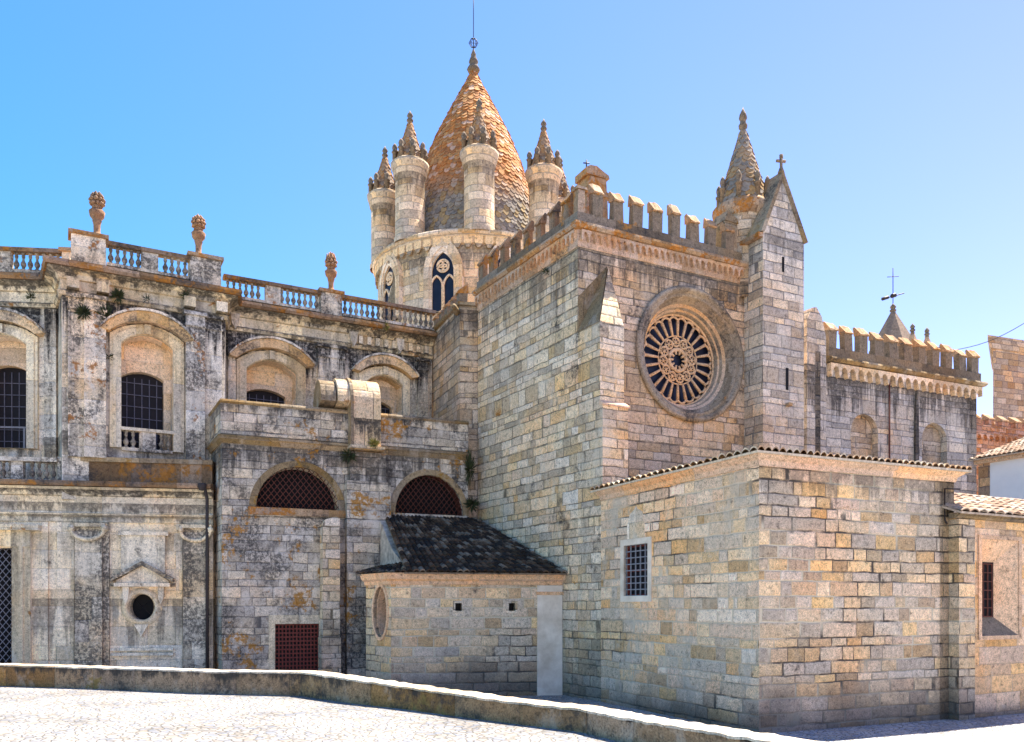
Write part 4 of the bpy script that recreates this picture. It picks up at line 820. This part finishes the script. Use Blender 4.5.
for i, (a, c, z, zt) in enumerate(luns):
    cx, r, h_ = (a+c)/2, (c-a)/2, zt-z
    o = [(a-.22, z), (c+.22, z)]+arc(cx, z, r+.22, 0, PI, 20, h_+.2)[1:-1]
    lo_ = MB().prism(AN, o, -.3, .03, [[(a, z+.003), (c, z+.003)]+arc(cx, z+.003, r, 0, PI, 20, h_)[1:-1]]).build('lunette_window', MAT['ledge'], an)
    MB().prism(AN, hl[i], -.69, -.6).build('pane', MAT['dark'], lo_)  # dark plane standing in for the unlit interior
    MB().prism(AN, hl[i], -.55, -.12, [[(a+.03, z+.03), (c-.03, z+.03)]+arc(cx, z+.03, r-.03, 0, PI, 20, h_-.03)[1:-1]]).build('reveal', MAT['rediron'] if i else MAT['soffit'], lo_)
    g_ = MB()
    import itertools
    def clip(s_, z_): return ((s_-cx)/r)**2+((z_-z)/h_)**2 <= 1 and z_ >= z
    for sg in (1, -1):
        k = -6.0
        while k < 6:
            pts = []
            for q in range(0, 121):
                z_ = z+h_*q/120; s_ = cx+k+sg*(z_-z)*.8
                if clip(s_, z_): pts.append((s_, z_))
            if len(pts) > 2: g_.tube([AN.w(pts[0][0], -.04+sg*.012, pts[0][1]), AN.w(pts[-1][0], -.04+sg*.012, pts[-1][1])], .013, 4)
            k += .19
    g_.build('grille', MAT['rediron'], lo_)
    if i == 0: MB().box(AN, a-.25, c+.25, -.1, .12, z-.24, z-.003).build('sill', MAT['rust'], lo_)
    else: MB().box(AN, a-.1, c+.1, -.1, .10, z-.18, z-.003).build('sill', MAT['annex'], lo_)
# central pier
p0_, zq = AN.at(347, 480, .35); p1_, _ = AN.at(391, 480, .35)
b = MB().box(AN, p0_, p1_, -.05, .35, BASE, zq); b.build('pier', MAT['annex'], an)
q0, _ = AN.at(350, 450, .25); q1, _ = AN.at(386, 450, .25); MB().box(AN, q0, q1, -.05, .25, zq, zs_-.16).build('upper_pier', MAT['annex'], an)
# grilled door
o = [(dr[0]-.2, dr2[1]-.5), (dr2[0]+.18, dr2[1]-.5), (dr2[0]+.18, dr[1]+.3), (dr[0]-.2, dr[1]+.3)]
do = MB().prism(AN, o, -.2, .04, [hl[2]]).build('cellar_door', MAT['trim'], an)
MB().box(AN, dr[0], dr2[0], -.5, -.4, dr2[1]-.5, dr[1]).build('panel', MAT['void'], do)
b = MB(); grid(b, AN, dr[0]+.02, dr2[0]-.02, dr2[1]-.45, dr[1]-.03, 12, 14, -.10, .022); b.build('grille', MAT['redwood'], do)
# pale pier right of the door
q0, zt4 = AN.at(323, 520, .55); q1, _ = AN.at(340, 520, .55); _, zm = AN.at(331, 637, .55)
b = MB(); b.prism(AN, [(q0, zm), (q1, zm), (q1, zt4+.06), (q1-.12, zt4+.14), (q0+.08, zt4+.02), (q0, zt4-.12)], -.02, .55); b.build('narrow_pier', MAT['transept'], an)
MB().box(AN, q0-.06, q1+.02, -.02, .62, BASE, zm-.02).build('pier_foot', MAT['transept_front'], an)
# scroll chute
q0, zb0 = AN.at(353, 447, .45); q1, zt5 = AN.at(381, 384, .45)
Fc = Fr(AN.w(q0, 0, 0).xy, AN.w(q0, 1, 0).xy)   # s = outwards
R_ = .95; zc_ = zt5-R_+.25
def chute(sa, sb, rad, mat, name, tail=True):
    b = MB(); n = 14; pr = []
    for i in range(n+1): g = PI-PI*i/n; pr.append((-.45+rad*math.cos(g)*.95, zc_+rad*math.sin(g)))
    if tail: pr += [(-.45+rad*.95, zb0)]
    pr += [(-.45-rad*.95, zb0 if tail else zc_-.3)]
    for i in range(len(pr)):
        k = (i+1) % len(pr); b.face([AN.w(sa, pr[i][0], pr[i][1]), AN.w(sb, pr[i][0], pr[i][1]), AN.w(sb, pr[k][0], pr[k][1]), AN.w(sa, pr[k][0], pr[k][1])], [(sa, i*.2), (sb, i*.2), (sb, i*.2+.2), (sa, i*.2+.2)], False)
    for s_ in (sa, sb): b.face([AN.w(s_, x, y) for x, y in pr], [(0, 0)]*len(pr))
    return b.build(name, mat, an)
chute(q0+.02, q1, R_, MAT['concrete'], 'scroll_vault'); chute(q0-.08, q0+.02, R_+.05, MAT['ledge'], 'scroll_rib')
qq, _ = AN.at(321, 400, .3); chute(qq+.55, q0-.08, R_-.02, MAT['concrete'], 'scroll_vault', False)
chute(qq, qq+.50, R_-.12, MAT['ledge'], 'scroll_end', False)
MB().box(AN, q0-.12, q1+.1, .05, .62, zb0-.05, zb0+.05).build('chute_lip', MAT['concrete'], an)

# ================================================================== CHOIR
c0, c1, c2, c3_, c4, c5 = P(-150, 27.2), P(58, 27.9), P(62, 26.6), P(225, 29.0), P(226, 30.0), P(432, 33.65)
ch = thing('choir', 'pale baroque choir with arched windows, stained pilasters and a balustrade along its roof', 'building', (c2.x, c2.y, BASE))
UL, UB, UR = Fr(c0, c1), Fr(c2, c3_), Fr(c4, c5); ZCc = 12.35
lA, lB = P(-150, 25.7), P(213, 27.5); LW = Fr(lA, lB); ZL0 = ZZ(484, 26.6)
def win(F, x0, x1, yb, ys, yt):
    a, z = F.at(x0, yb); c, _ = F.at(x1, yb); xm = (x0+x1)/2; _, zs = F.at(xm, ys); _, zt = F.at(xm, yt); return a, c, z, zs, zt
W = {'far left window': (UL, win(UL, -24, 28, 448, 345, 335)), 'balcony window': (UB, win(UB, 121, 173, 448, 347, 336)),
     'wide window': (UR, win(UR, 246, 296, 425, 372, 361)), 'narrow window': (UR, win(UR, 366, 402, 432, 384, 376))}
for F, keys, nm in ((UL, ['far left window'], 'west_wall'), (UB, ['balcony window'], 'bay_wall'), (UR, ['wide window', 'narrow window'], 'main_wall')):
    hs = [segm(*W[k][1]) for k in keys]; MB().prism(F, [(0, 5.0), (F.L, 5.0), (F.L, ZCc), (0, ZCc)], -1.5, 0, hs).build('upper_wall', MAT['choir'], ch)
MB().sweep([c1-UL.e*.01, c2], [(0, 5), (0, ZCc), (-.3, ZCc), (-.3, 5)]).build('return_wall', MAT['choir'], ch)
MB().sweep([c3_, c4], [(0, 5), (0, ZCc), (-.3, ZCc), (-.3, 5)]).build('return_wall', MAT['choir'], ch)
MB().prism(Fr(c4, c5), [(0, BASE), (Fr(c4, c5).L, BASE), (Fr(c4, c5).L, 5), (0, 5)], -1, 0).build('base_wall', MAT['choir'], ch)
for k, (F, (a, c, z, zs, zt)) in W.items():
    fw_ = .34 if k != 'narrow window' else .30
    outer = segm(a-fw_, c+fw_, z, zs+.28, zt+.34); inner = segm(a, c, z-.001, zs, zt)
    inner = [(p[0], p[1]+(.004 if i < 2 else 0)) for i, p in enumerate(inner)]
    wo = MB().prism(F, outer, -.02, .09, [inner]).build('window', MAT['trim'], ch)
    MB().prism(F, segm(a-fw_+.1, c+fw_-.1, z, zs+.17, zt+.22), .08, .13, [segm(a-.0, c+.0, z+.004, zs+.03, zt+.03)]).build('inner_frame', MAT['trim'], wo)
    # hood mould
    hd_o = segm(a-fw_-.28, c+fw_+.28, zs+.20, zs+.36, zt+.72); hd_i = segm(a-fw_-.02, c+fw_+.02, zs+.1999, zs+.30, zt+.40)
    up = hd_o[2:]; dn = hd_i[2:][::-1]
    MB().prism(F, up+dn, .0, .34).build('hood', MAT['hood'], wo)
    up2 = [(p[0]*1.0, p[1]+.01) for p in up]; dn2 = [(p[0], p[1]+.09) for p in up][::-1]
    MB().prism(F, up2+dn2, .0, .40).build('hood_cap', MAT['pilaster'], wo)
    # inner blocked arch, glass
    sh = .12*(c-a)
    zi = zt-(zt-z)*{'far left window': .20, 'balcony window': .26}.get(k, .34); zi2 = zi-.30
    b = MB(); hb = segm(a+.02, c-sh*1.2, z-.002, zi2, zi-.08); hb = [(p[0], p[1]+(.004 if i < 2 else 0)) for i, p in enumerate(hb)]
    b.prism(F, segm(a, c, z, zs, zt), -1.0, -.62, [hb]); b.build('blocked_head', MAT['soffit'], wo)
    MB().prism(F, segm(a+.02, c-sh*1.2, z, zi2, zi-.08), -.98, -.9).build('pane', MAT['glass'], wo)
    b = MB(); n_ = 6; w_ = (c-sh-a)
    for i in range(1, n_): b.box(F, a+w_*i/n_-.012, a+w_*i/n_+.012, -.9, -.87, z, zi2+.05)
    nz = int((zi2-z)/.4)
    for j in range(1, nz+1): b.box(F, a, a+w_-.05, -.87, -.85, z+j*.4-.012, z+j*.4+.012)
    b.build('glazing_bars', MAT['greyiron'], wo)
    if k == 'far left window':
        b = MB(); zz_ = z+(zt-z)*.23; b.box(F, a, c-.1, -.8, -.76, zz_-.03, zz_+.03); s_ = a+(c-a)*.72; b.box(F, s_-.03, s_+.03, -.82, -.74, z, zz_+.01); b.build('frame_bar', MAT['lead'], wo)
    MB().prism(F, segm(a+.001, c-.001, z+.002, zs-.001, zt-.001), -.61, -.02, [segm(a+.012, c-.012, z+.012, zs-.012, zt-.012)]).build('reveal', MAT['soffit'], wo)
    MB().box(F, (a+c)/2-.10, (a+c)/2+.10, .13, .20, zt+.02, zt+.33).build('keystone', MAT['trim'], wo)
# pilasters on the bay
def pil(F, x0, x1, t, mat, ztop, zbot, capital=True, name='pilaster', xt=None):
    s0, _ = F.at(x0, 400, t); s1, _ = F.at(x1, 400, t)
    p = MB().box(F, s0, s1, -.02, t, zbot, ztop).build(name, mat, ch)
    if capital:
        b = MB(); b.box(F, s0-.06, s1+.06, 0, t+.07, ztop-.12, ztop-.001); b.box(F, s0-.03, s1+.03, 0, t+.04, ztop-.5, ztop-.42); b.build('capital', mat, p)
    return p
zU = ZL0+.9
pil(UB, 68, 85, .12, MAT['pilaster'], 11.6, zU); pil(UB, 84, 106, .26, MAT['pilaster'], 11.6, zU)
pil(UB, 186, 205, .24, MAT['pilaster'], 11.6, zU); pil(UB, 205, 222, .12, MAT['choir'], 11.6, zU)
pil(UR, 228, 236, .10, MAT['choir'], 11.3, zU, False); pil(UR, 318, 345, .18, MAT['choir'], 11.5, 7.0); pil(UR, 418, 428, .15, MAT['choir'], 11.5, 7.0); pil(UL, 44, 56, .15, MAT['choir'], 11.5, zU, False)
for px in (234, 352, 398): s_, z_ = UR.at(px, 330); MB().prism(UR, [(s_-.16, 12.1), (s_+.16, 12.1), (s_+.12, 11.75), (s_, 11.55), (s_-.12, 11.75)], 0, .3).build('bracket', MAT['pilaster'], ch)
for i in range(9): s_ = UR.L-.3-i*.34; MB().box(UR, s_-.08, s_+.08, 0, .2, 11.7, 12.02).build('modillion', MAT['trim'], ch)
cpath = [c0, c1, c2, c3_, c4, c5]
MB().sweep(cpath, [(-.05, 11.55), (.08, 11.56), (.14, 11.66), (.10, 11.70), (.05, 11.72), (.05, 12.05), (-.05, 12.05)]).build('architrave', MAT['trim'], ch)
MB().sweep(cpath, [(-.05, 12.05), (.12, 12.07), (.20, 12.2), (.36, 12.28), (.44, 12.32), (-.05, 12.33)]).build('cornice_bed', MAT['trim'], ch)
MB().sweep(cpath, [(-.05, 12.33), (.50, 12.334), (.56, 12.42), (.54, 12.52), (-.05, 12.60)]).build('cornice', MAT['rustdark'], ch)
for px in (73, 103, 190, 222): # broken cornice blocks over pilasters
    s_ = UB.s(px, .3); MB().box(UB, s_-.18, s_+.18, .05, .36, 11.72, 12.06).build('frieze_block', MAT['trim'], ch)
# roof balustrade
ZB0, ZB1 = 12.62, 13.42; bt = .22
bal0 = None
BPROF = [(0, 0), (.075, 0), (.075, .06), (.04, .09), (.05, .14), (.088, .24), (.085, .32), (.045, .42), (.032, .50), (.055, .58), (.06, .64), (.04, .68), (.075, .72), (.075, .78), (0, .78)]
def balusters(parent, F, s0, s1, z0, h, t, pitch=.215, solid=()):
    global bal0
    n = max(1, round((s1-s0)/pitch))
    for i in range(n):
        s_ = s0+(s1-s0)*(i+.5)/n
        if any(a <= s_ <= c for a, c in solid): continue
        p = F.w(s_, t, z0)
        if bal0 is None:
            b = MB().lathe(p, BPROF, 10); bal0 = b.build('baluster', MAT['baluster'], parent, origin=p); bal0['h'] = 1
        else: dup(bal0, p, random.random()*3, parent, (1, 1, h/.78))
def balustrade(F, s0, s1, z0, z1, t, solids=(), base=.10, rail=.13, mat='rustdark'):
    p = MB(); p.box(F, s0, s1, t-.14, t+.14, z0, z0+base); 
    bo_ = p.build('balustrade', MAT['pilaster'], ch)
    MB().prism(F, [(s0-.03, z1-rail), (s1+.03, z1-rail), (s1+.03, z1), (s0-.03, z1)], t-.17, t+.17).build('rail', MAT[mat], bo_)
    for a, c in solids: MB().box(F, a, c, t-.11, t+.11, z0+base+.002, z1-rail-.002).build('dado', MAT['pilaster'], bo_)
    balusters(bo_, F, s0+.02, s1-.02, z0+base, z1-rail-z0-base, t, solid=[(a-.05, c+.05) for a, c in solids])
def pedestal(F, x0, x1, ztop, t=.25, d=.5):
    s0 = F.s(x0, t+.1); s1 = F.s(x1, t+.1)
    p = MB().box(F, s0, s1, t-d, t+.12, ZB0-.03, ztop-.12).build('pedestal', MAT['pilaster'], ch)
    MB().box(F, s0-.08, s1+.08, t-d-.06, t+.20, ztop-.118, ztop).build('cap', MAT['rust'], p); return s0, s1
S = lambda F, x, t=.22: F.s(x, t)
a0_, a1_ = pedestal(UB, 71, 106, 13.56); b0_, b1_ = pedestal(UB, 190, 221, 13.56); d0_, d1_ = pedestal(UR, 321, 342, 13.52)
pedestal(UL, 62, 70, 13.46)
balustrade(UL, 1, S(UL, 62), ZB0-.02, ZB1, bt, [(S(UL, -3), S(UL, 12))])
balustrade(UB, a1_+.02, b0_-.02, ZB0, ZB1, bt, [(S(UB, 141), S(UB, 158))])
balustrade(UR, S(UR, 224), d0_-.02, ZB0, ZB1, bt, [(S(UR, 265), S(UR, 280))])
balustrade(UR, d1_+.02, UR.L, ZB0, ZB1, bt, [])
# terrace behind so that the balustrade stands on something
b = MB(); b.face([(p.x, p.y, 12.45) for p in (c0, c1, c5, c5+Vector((-2, 8)), c0+Vector((0, 8)))], [(0, 0)]*5); b.build('roof_terrace', MAT['ledge'], ch)
# urns
def urn(F, s, z, lab, sc3=1.0, flame=False):
    c = F.w(s, .0, z); u = thing('stone_urn', lab, 'urn', (c.x, c.y, z), 'stone urns on the balustrade')
    MB().lathe(c, [(0, 0), (.24*sc3, 0), (.24*sc3, .05), (.14*sc3, .10), (.10*sc3, .2), (.105*sc3, .42*sc3), (.14*sc3, .55*sc3), (.13*sc3, .58*sc3), (.21*sc3, .68*sc3), (.24*sc3, .84*sc3), (.18*sc3, .90*sc3), (0.1*sc3, .93*sc3)], 14).build('vase', MAT['urn'], u)
    rg = random.Random(int(s*10)); b = MB(); zf = z+.90*sc3
    for ring_, (r, zz_, n) in enumerate(((.10, .06, 6), (.17, .18, 9), (.19, .30, 9), (.15, .42, 8), (.07, .50, 4))):
        for i in range(n):
            g = 2*PI*i/n+ring_*.4; q = Vector((c.x+r*sc3*math.cos(g), c.y+r*sc3*math.sin(g), zf+zz_*sc3)); rr = .065*sc3*rg.uniform(.8, 1.2)
            h_ = .22 if (flame and ring_ > 2) else .1
            b.lathe(q, [(0, -.06), (rr, -.02), (rr*.9, .04), (rr*.3, h_*.8), (0, h_)], 6)
    b.lathe((c.x, c.y, zf), [(0.08*sc3, 0), (.15*sc3, .15*sc3), (.16*sc3, .35*sc3), (.05*sc3, .5*sc3), (0, .5*sc3)], 10)
    b.jitter(.01).build('fruit_and_leaves' if not flame else 'flame', MAT['urn'], u)
urn(UB, UB.s(97, 0), 13.565, 'leftmost and largest rust-orange stone urn on the wide pedestal above the pilasters', 1.02)
urn(UB, UB.s(198.5, 0), 13.565, 'middle lichened stone urn on the pedestal where the bay of the choir ends', .98)
urn(UR, UR.s(331, 0), 13.525, 'small grey stone urn with flame-like top nearest the lantern tower', .98, True)
# middle ledge and terrace
zl1, zl2 = ZZ(478, 26.5), ZZ(456, 26.5)
mp = [lA, lB]
MB().box(LW, LW.s(64), LW.L-.05, -2.2, -.12, zl1-.3, zl2-.1).build('terrace_band', MAT['rustdark'], ch)
MB().box(LW, LW.s(80), LW.L-.03, -2.3, -.04, zl2-.098, zl2+.05).build('band_cap', MAT['ledge'], ch)
MB().box(LW, LW.s(58, -.1), LW.s(80, -.1), -1.2, -.05, zl1-.1, zl2+.02).build('pedestal', MAT['pilaster'], ch)
balustrade(LW, 1, LW.s(58, -.1)-.02, zl1-.12, zl2-.03, -.12, [(LW.s(12, -.1), LW.s(24, -.1))], mat='pilaster')
# window balcony
a, c, z, zs, zt = W['balcony window'][1]
balustrade(UB, a+.02, c-.02, ZZ(452, 27.7), ZZ(429, 27.7), .0, [((a+c)/2-.25, (a+c)/2+.25)], mat='trim', rail=.1)
MB().sweep(mp, [(-.1, ZL0-.36), (.06, ZL0-.34), (.14, ZL0-.22), (.30, ZL0-.12), (.34, ZL0-.10), (-.1, ZL0-.08)]).build('cornice', MAT['trim'], ch)
MB().sweep(mp, [(-.9, ZL0-.08), (.42, ZL0-.078), (.46, ZL0), (.44, ZL0+.08), (-.9, ZL0+.2)]).build('cornice', MAT['rustdark'], ch)
# lower wall
oc, oz = LW.at(142, 607); OR = .43
hd0, hdz = LW.at(-30, 665); hd1, _ = LW.at(13, 665); _, hdt = LW.at(6, 548)
ovh = [(oc+OR*.86*math.cos(g), oz+OR*math.sin(g)) for g in [2*PI*i/28 for i in range(28)]]
dh = [(hd0, BASE+.3), (hd1, BASE+.3), (hd1, hdt), (hd0, hdt)]
MB().prism(LW, [(0, BASE), (LW.L, BASE), (LW.L, ZL0-.36), (0, ZL0-.36)], -1.0, 0, [ovh, dh]).build('lower_wall', MAT['choir_low'], ch)
_, zar = LW.at(100, 514)
MB().sweep(mp, [(-.02, zar-.28), (.05, zar-.27), (.06, zar-.1), (.10, zar-.08), (.14, zar), (-.02, zar+.03)]).build('architrave', MAT['trim'], ch)
def lp(x0, x1, t, mat, y0=None): 
    s0 = LW.s(x0, t); s1 = LW.s(x1, t); return MB().box(LW, s0, s1, -.02, t, BASE, zar-.29).build('pilaster', mat, ch), s0, s1
lp(57, 74, .07, MAT['choir_low']); P1 = lp(74.5, 102, .20, MAT['lowpil']); lp(103, 109, .07, MAT['lowpil']); P2 = lp(183, 208, .20, MAT['lowpil']); lp(176, 182.5, .07, MAT['choir_low']); lp(41, 48, .06, MAT['choir_low'])
for pp, s0, s1 in (P1, P2):
    zc1 = LW.at(90, 528)[1]
    MB().box(LW, s0-.10, s1+.12, 0, .30, zc1+.02, zc1+.14).build('capital', MAT['trim'], pp)
    b = MB(); m_ = (s0+s1)/2; hw = (s1-s0)/2+.08
    b.tube([LW.w(m_+hw*math.cos(g), .26, zc1-.03+.36*math.sin(g)) for g in [PI+PI*i/12 for i in range(13)]], .065, 7)
    for sx_ in (-1, 1): b.ring(LW, m_+sx_*hw, zc1-.03, [(.001, .34), (.09, .34), (.11, .24), (.11, .2)], 12)
    b.jitter(.012).build('garland', MAT['trim'], pp)
# tablet, pediment, oculus
def pxbox(F, x0, x1, y0, y1, t0, t1, name, mat, par=None):
    s0, za_ = F.at(x0, y1, t1); s1, _ = F.at(x1, y1, t1); _, zb_ = F.at((x0+x1)/2, y0, t1); return MB().box(F, s0, s1, t0, t1, za_, zb_).build(name, mat, par or ch)
pxbox(LW, 121, 165, 534, 573, -.01, .09, 'tablet', MAT['trim']); pxbox(LW, 118, 168, 531.5, 535, -.01, .16, 'tablet_cap', MAT['trim'])
oo = MB().ring(LW, oc, oz, [(OR*.98, -.3), (OR*.98, .07), (OR+.05, .12), (OR+.12, .07), (OR+.16, .06), (OR+.2, 0)], 40); ocu = oo.build('oculus', MAT['trim'], ch)
for v in ocu.data.vertices: pass
MB().prism(LW, [(oc+1.02*OR*math.cos(g), oz+1.02*OR*math.sin(g)) for g in [2*PI*i/28 for i in range(28)]], -.9, -.3).build('pane', MAT['dark'], ocu)
b = MB()
for sg in (1, -1):
    for k in range(-3, 4):
        q = k*.16; h_ = math.sqrt(max(.001, OR**2-(q*.75)**2))*.9; b.tube([LW.w(oc+q*.7-sg*h_*.7, -.1, oz+sg*q*.7*1-h_*.7*1), LW.w(oc+q*.7+sg*h_*.7, -.1, oz+sg*q*.7+h_*.7)], .008, 4)
b.build('lattice', MAT['iron'], ocu)
s0, z0 = LW.at(119, 583); s1, _ = LW.at(168, 583); _, za_ = LW.at(144, 570); m_ = (s0+s1)/2
pd = MB(); pd.prism(LW, [(s0-.05, z0), (s1+.05, z0), (s1+.05, z0+.08), (m_, za_+.14), (s0-.05, z0+.08)], 0, .12); po = pd.build('pediment', MAT['trim'], ch)
b = MB(); 
for sg in (-1, 1): b.prism(LW, [(m_, za_+.14), (m_, za_+.28), (m_+sg*(s1-m_+.2), z0+.16), (m_+sg*(s1-m_+.2), z0+.04)][::(1 if sg > 0 else -1)], 0, .28)
b.build('raking_cornice', MAT['lowpil'], po); MB().box(LW, s0-.1, s1+.1, 0, .22, z0-.12, z0-.002).build('base_cornice', MAT['trim'], po)
for x in (126, 161): s_ = LW.s(x, .1); MB().prism(LW, [(s_-.1, z0-.13), (s_+.1, z0-.13), (s_+.08, z0-.5), (s_-.0, z0-.7), (s_-.08, z0-.5)], 0, .15).build('console', MAT['trim'], po)
_, zq = LW.at(142, 626); MB().prism(LW, [(oc-.22, zq+.05), (oc+.22, zq+.05), (oc+.08, zq-.2), (oc, zq-.35), (oc-.08, zq-.2)], 0, .12).build('drop', MAT['trim'], ocu)
pxbox(LW, 110, 175, 583, 586.5, -.01, .07, 'band', MAT['lowpil'])
for y_, t_2 in ((648, .10), (653, .16)): pxbox(LW, 110, 173, y_, y_+3, -.01, t_2, 'step_moulding', MAT['trim'])
# doorway at the left
fo = [(hd0-.1, BASE+.3), (hd1+.55, BASE+.3), (hd1+.55, hdt+.28), (hd0-.1, hdt+.28)]
dd_ = MB().prism(LW, fo, -.02, .10, [dh]).build('doorway', MAT['trim'], ch)
MB().prism(LW, [(hd1+.2, BASE+.3), (hd1+.34, BASE+.3), (hd1+.34, hdt+.2), (hd1+.2, hdt+.2)], .1, .15).build('architrave', MAT['trim'], dd_)
MB().box(LW, hd0, hd1, -.6, -.5, BASE+.3, hdt).build('door_panel', MAT['dark'], dd_)
pxbox(LW, -40, 38, 524, 529, 0, .36, 'door_cornice', MAT['trim'], dd_); pxbox(LW, -40, 30, 529.5, 546, 0, .16, 'door_frieze', MAT['trim'], dd_)
b = MB(); wd = hd1-hd0; hgt = hdt-BASE-.3
for sg in (1, -1):
    k = -5.
    while k < 5:
        pts = []
        for q in range(0, 161):
            z_ = BASE+.3+hgt*q/160; s_ = hd0+wd/2+k+sg*(z_-BASE)*.8
            if hd0 <= s_ <= hd1: pts.append((s_, z_))
        if len(pts) > 2: b.tube([LW.w(pts[0][0], -.05+sg*.01, pts[0][1]), LW.w(pts[-1][0], -.05+sg*.01, pts[-1][1])], .012, 4)
        k += .2
b.build('grille', MAT['lead'], dd_)
# drainpipe between choir and annex
s_ = LW.s(208, .15); pz = LW.at(208, 488, .15)[1]
b = MB(); b.tube([LW.w(s_-.25, .5, pz+.02), LW.w(s_-.05, .42, pz-.05), LW.w(s_, .3, pz-.4), LW.w(s_, .3, pz-.8), LW.w(s_, .3, BASE)], .055, 8); b.lathe(LW.w(s_-.12, .48, pz-.02), [(0, -.12), (.10, -.1), (.15, .1), (.13, .12), (0, .12)], 10); b.build('drainpipe', MAT['iron'], ch)

# ================================================================== PLANTS
def tuft(F, px, py, t, size, lab, mat='leaf', n=170, hang=0.0, seed=1, name='wall_weed', elong=1.0):
    s, z = F.at(px, py, t); c = F.w(s, t, z); o = thing(name, lab, 'weed', (c.x, c.y, c.z), 'weeds rooted in the masonry'); rg = random.Random(seed); b = MB()
    for i in range(n):
        d = Vector((rg.gauss(0, 1), rg.gauss(0, .6)-.4, rg.gauss(.35, .8)-hang)).normalized()*size*rg.uniform(.35, 1)
        d.z *= elong; p = c+d*rg.uniform(.0, .3)
        q = c+d; sd2 = Vector((rg.gauss(0, 1), rg.gauss(0, 1), rg.gauss(0, 1))).normalized()*size*.07
        b.face([p, p.lerp(q, .5)+sd2, q, p.lerp(q, .5)-sd2], [(0, 0)]*4)
    b.build('leaves', MAT[mat], o)
tuft(UB, 118, 297, .3, .36, 'dark weed growing in the frieze just left above the balcony window', seed=1)
tuft(UB, 84, 313, .3, .36, 'dark weed on the paired pilasters under the largest urn', seed=2)
tuft(UB, 147, 299, .3, .25, 'small weed in the frieze straight above the balcony window', seed=3, n=40)
tuft(UL, 31, 298, .2, .30, 'low weed above the leftmost arched window', seed=4, n=50)
tuft(UB, 106, 318, .15, .42, 'tall dark weed hanging beside the left of the balcony window hood', seed=5, elong=1.5)
tuft(UB, 109, 357, .1, .22, 'small weed beside the frame of the balcony window', seed=6, n=40)
tuft(UB, 186, 296, .3, .26, 'weed in the cornice under the middle urn pedestal', seed=7, n=40)
tuft(AN, 349, 455, .3, .42, 'green fern hanging below the concrete chute lip', hang=.7, seed=8, n=110)
tuft(AN, 374, 444, .6, .28, 'yellow-green tuft on the concrete chute lip', 'dryleaf', seed=9)
tuft(UR, 386, 327, .5, .22, 'yellow weed on the cornice below the balustrade', 'dryleaf', seed=10)
for i, (px, py, sz, e) in enumerate(((470, 470, .30, 2.2),)): tuft(AN, px, py, .12, sz, 'dark creeper climbing the joint right of the right lunette', hang=0, seed=20, n=260, elong=3.0, name='creeper')
tuft(AN, 472, 505, .15, .38, 'dark bush at the foot of the right lunette above the sooty roof', seed=22, n=160)
tuft(FL, 546, 272, .05, .22, 'small weed on the side wall below its battlements', seed=12, n=50)
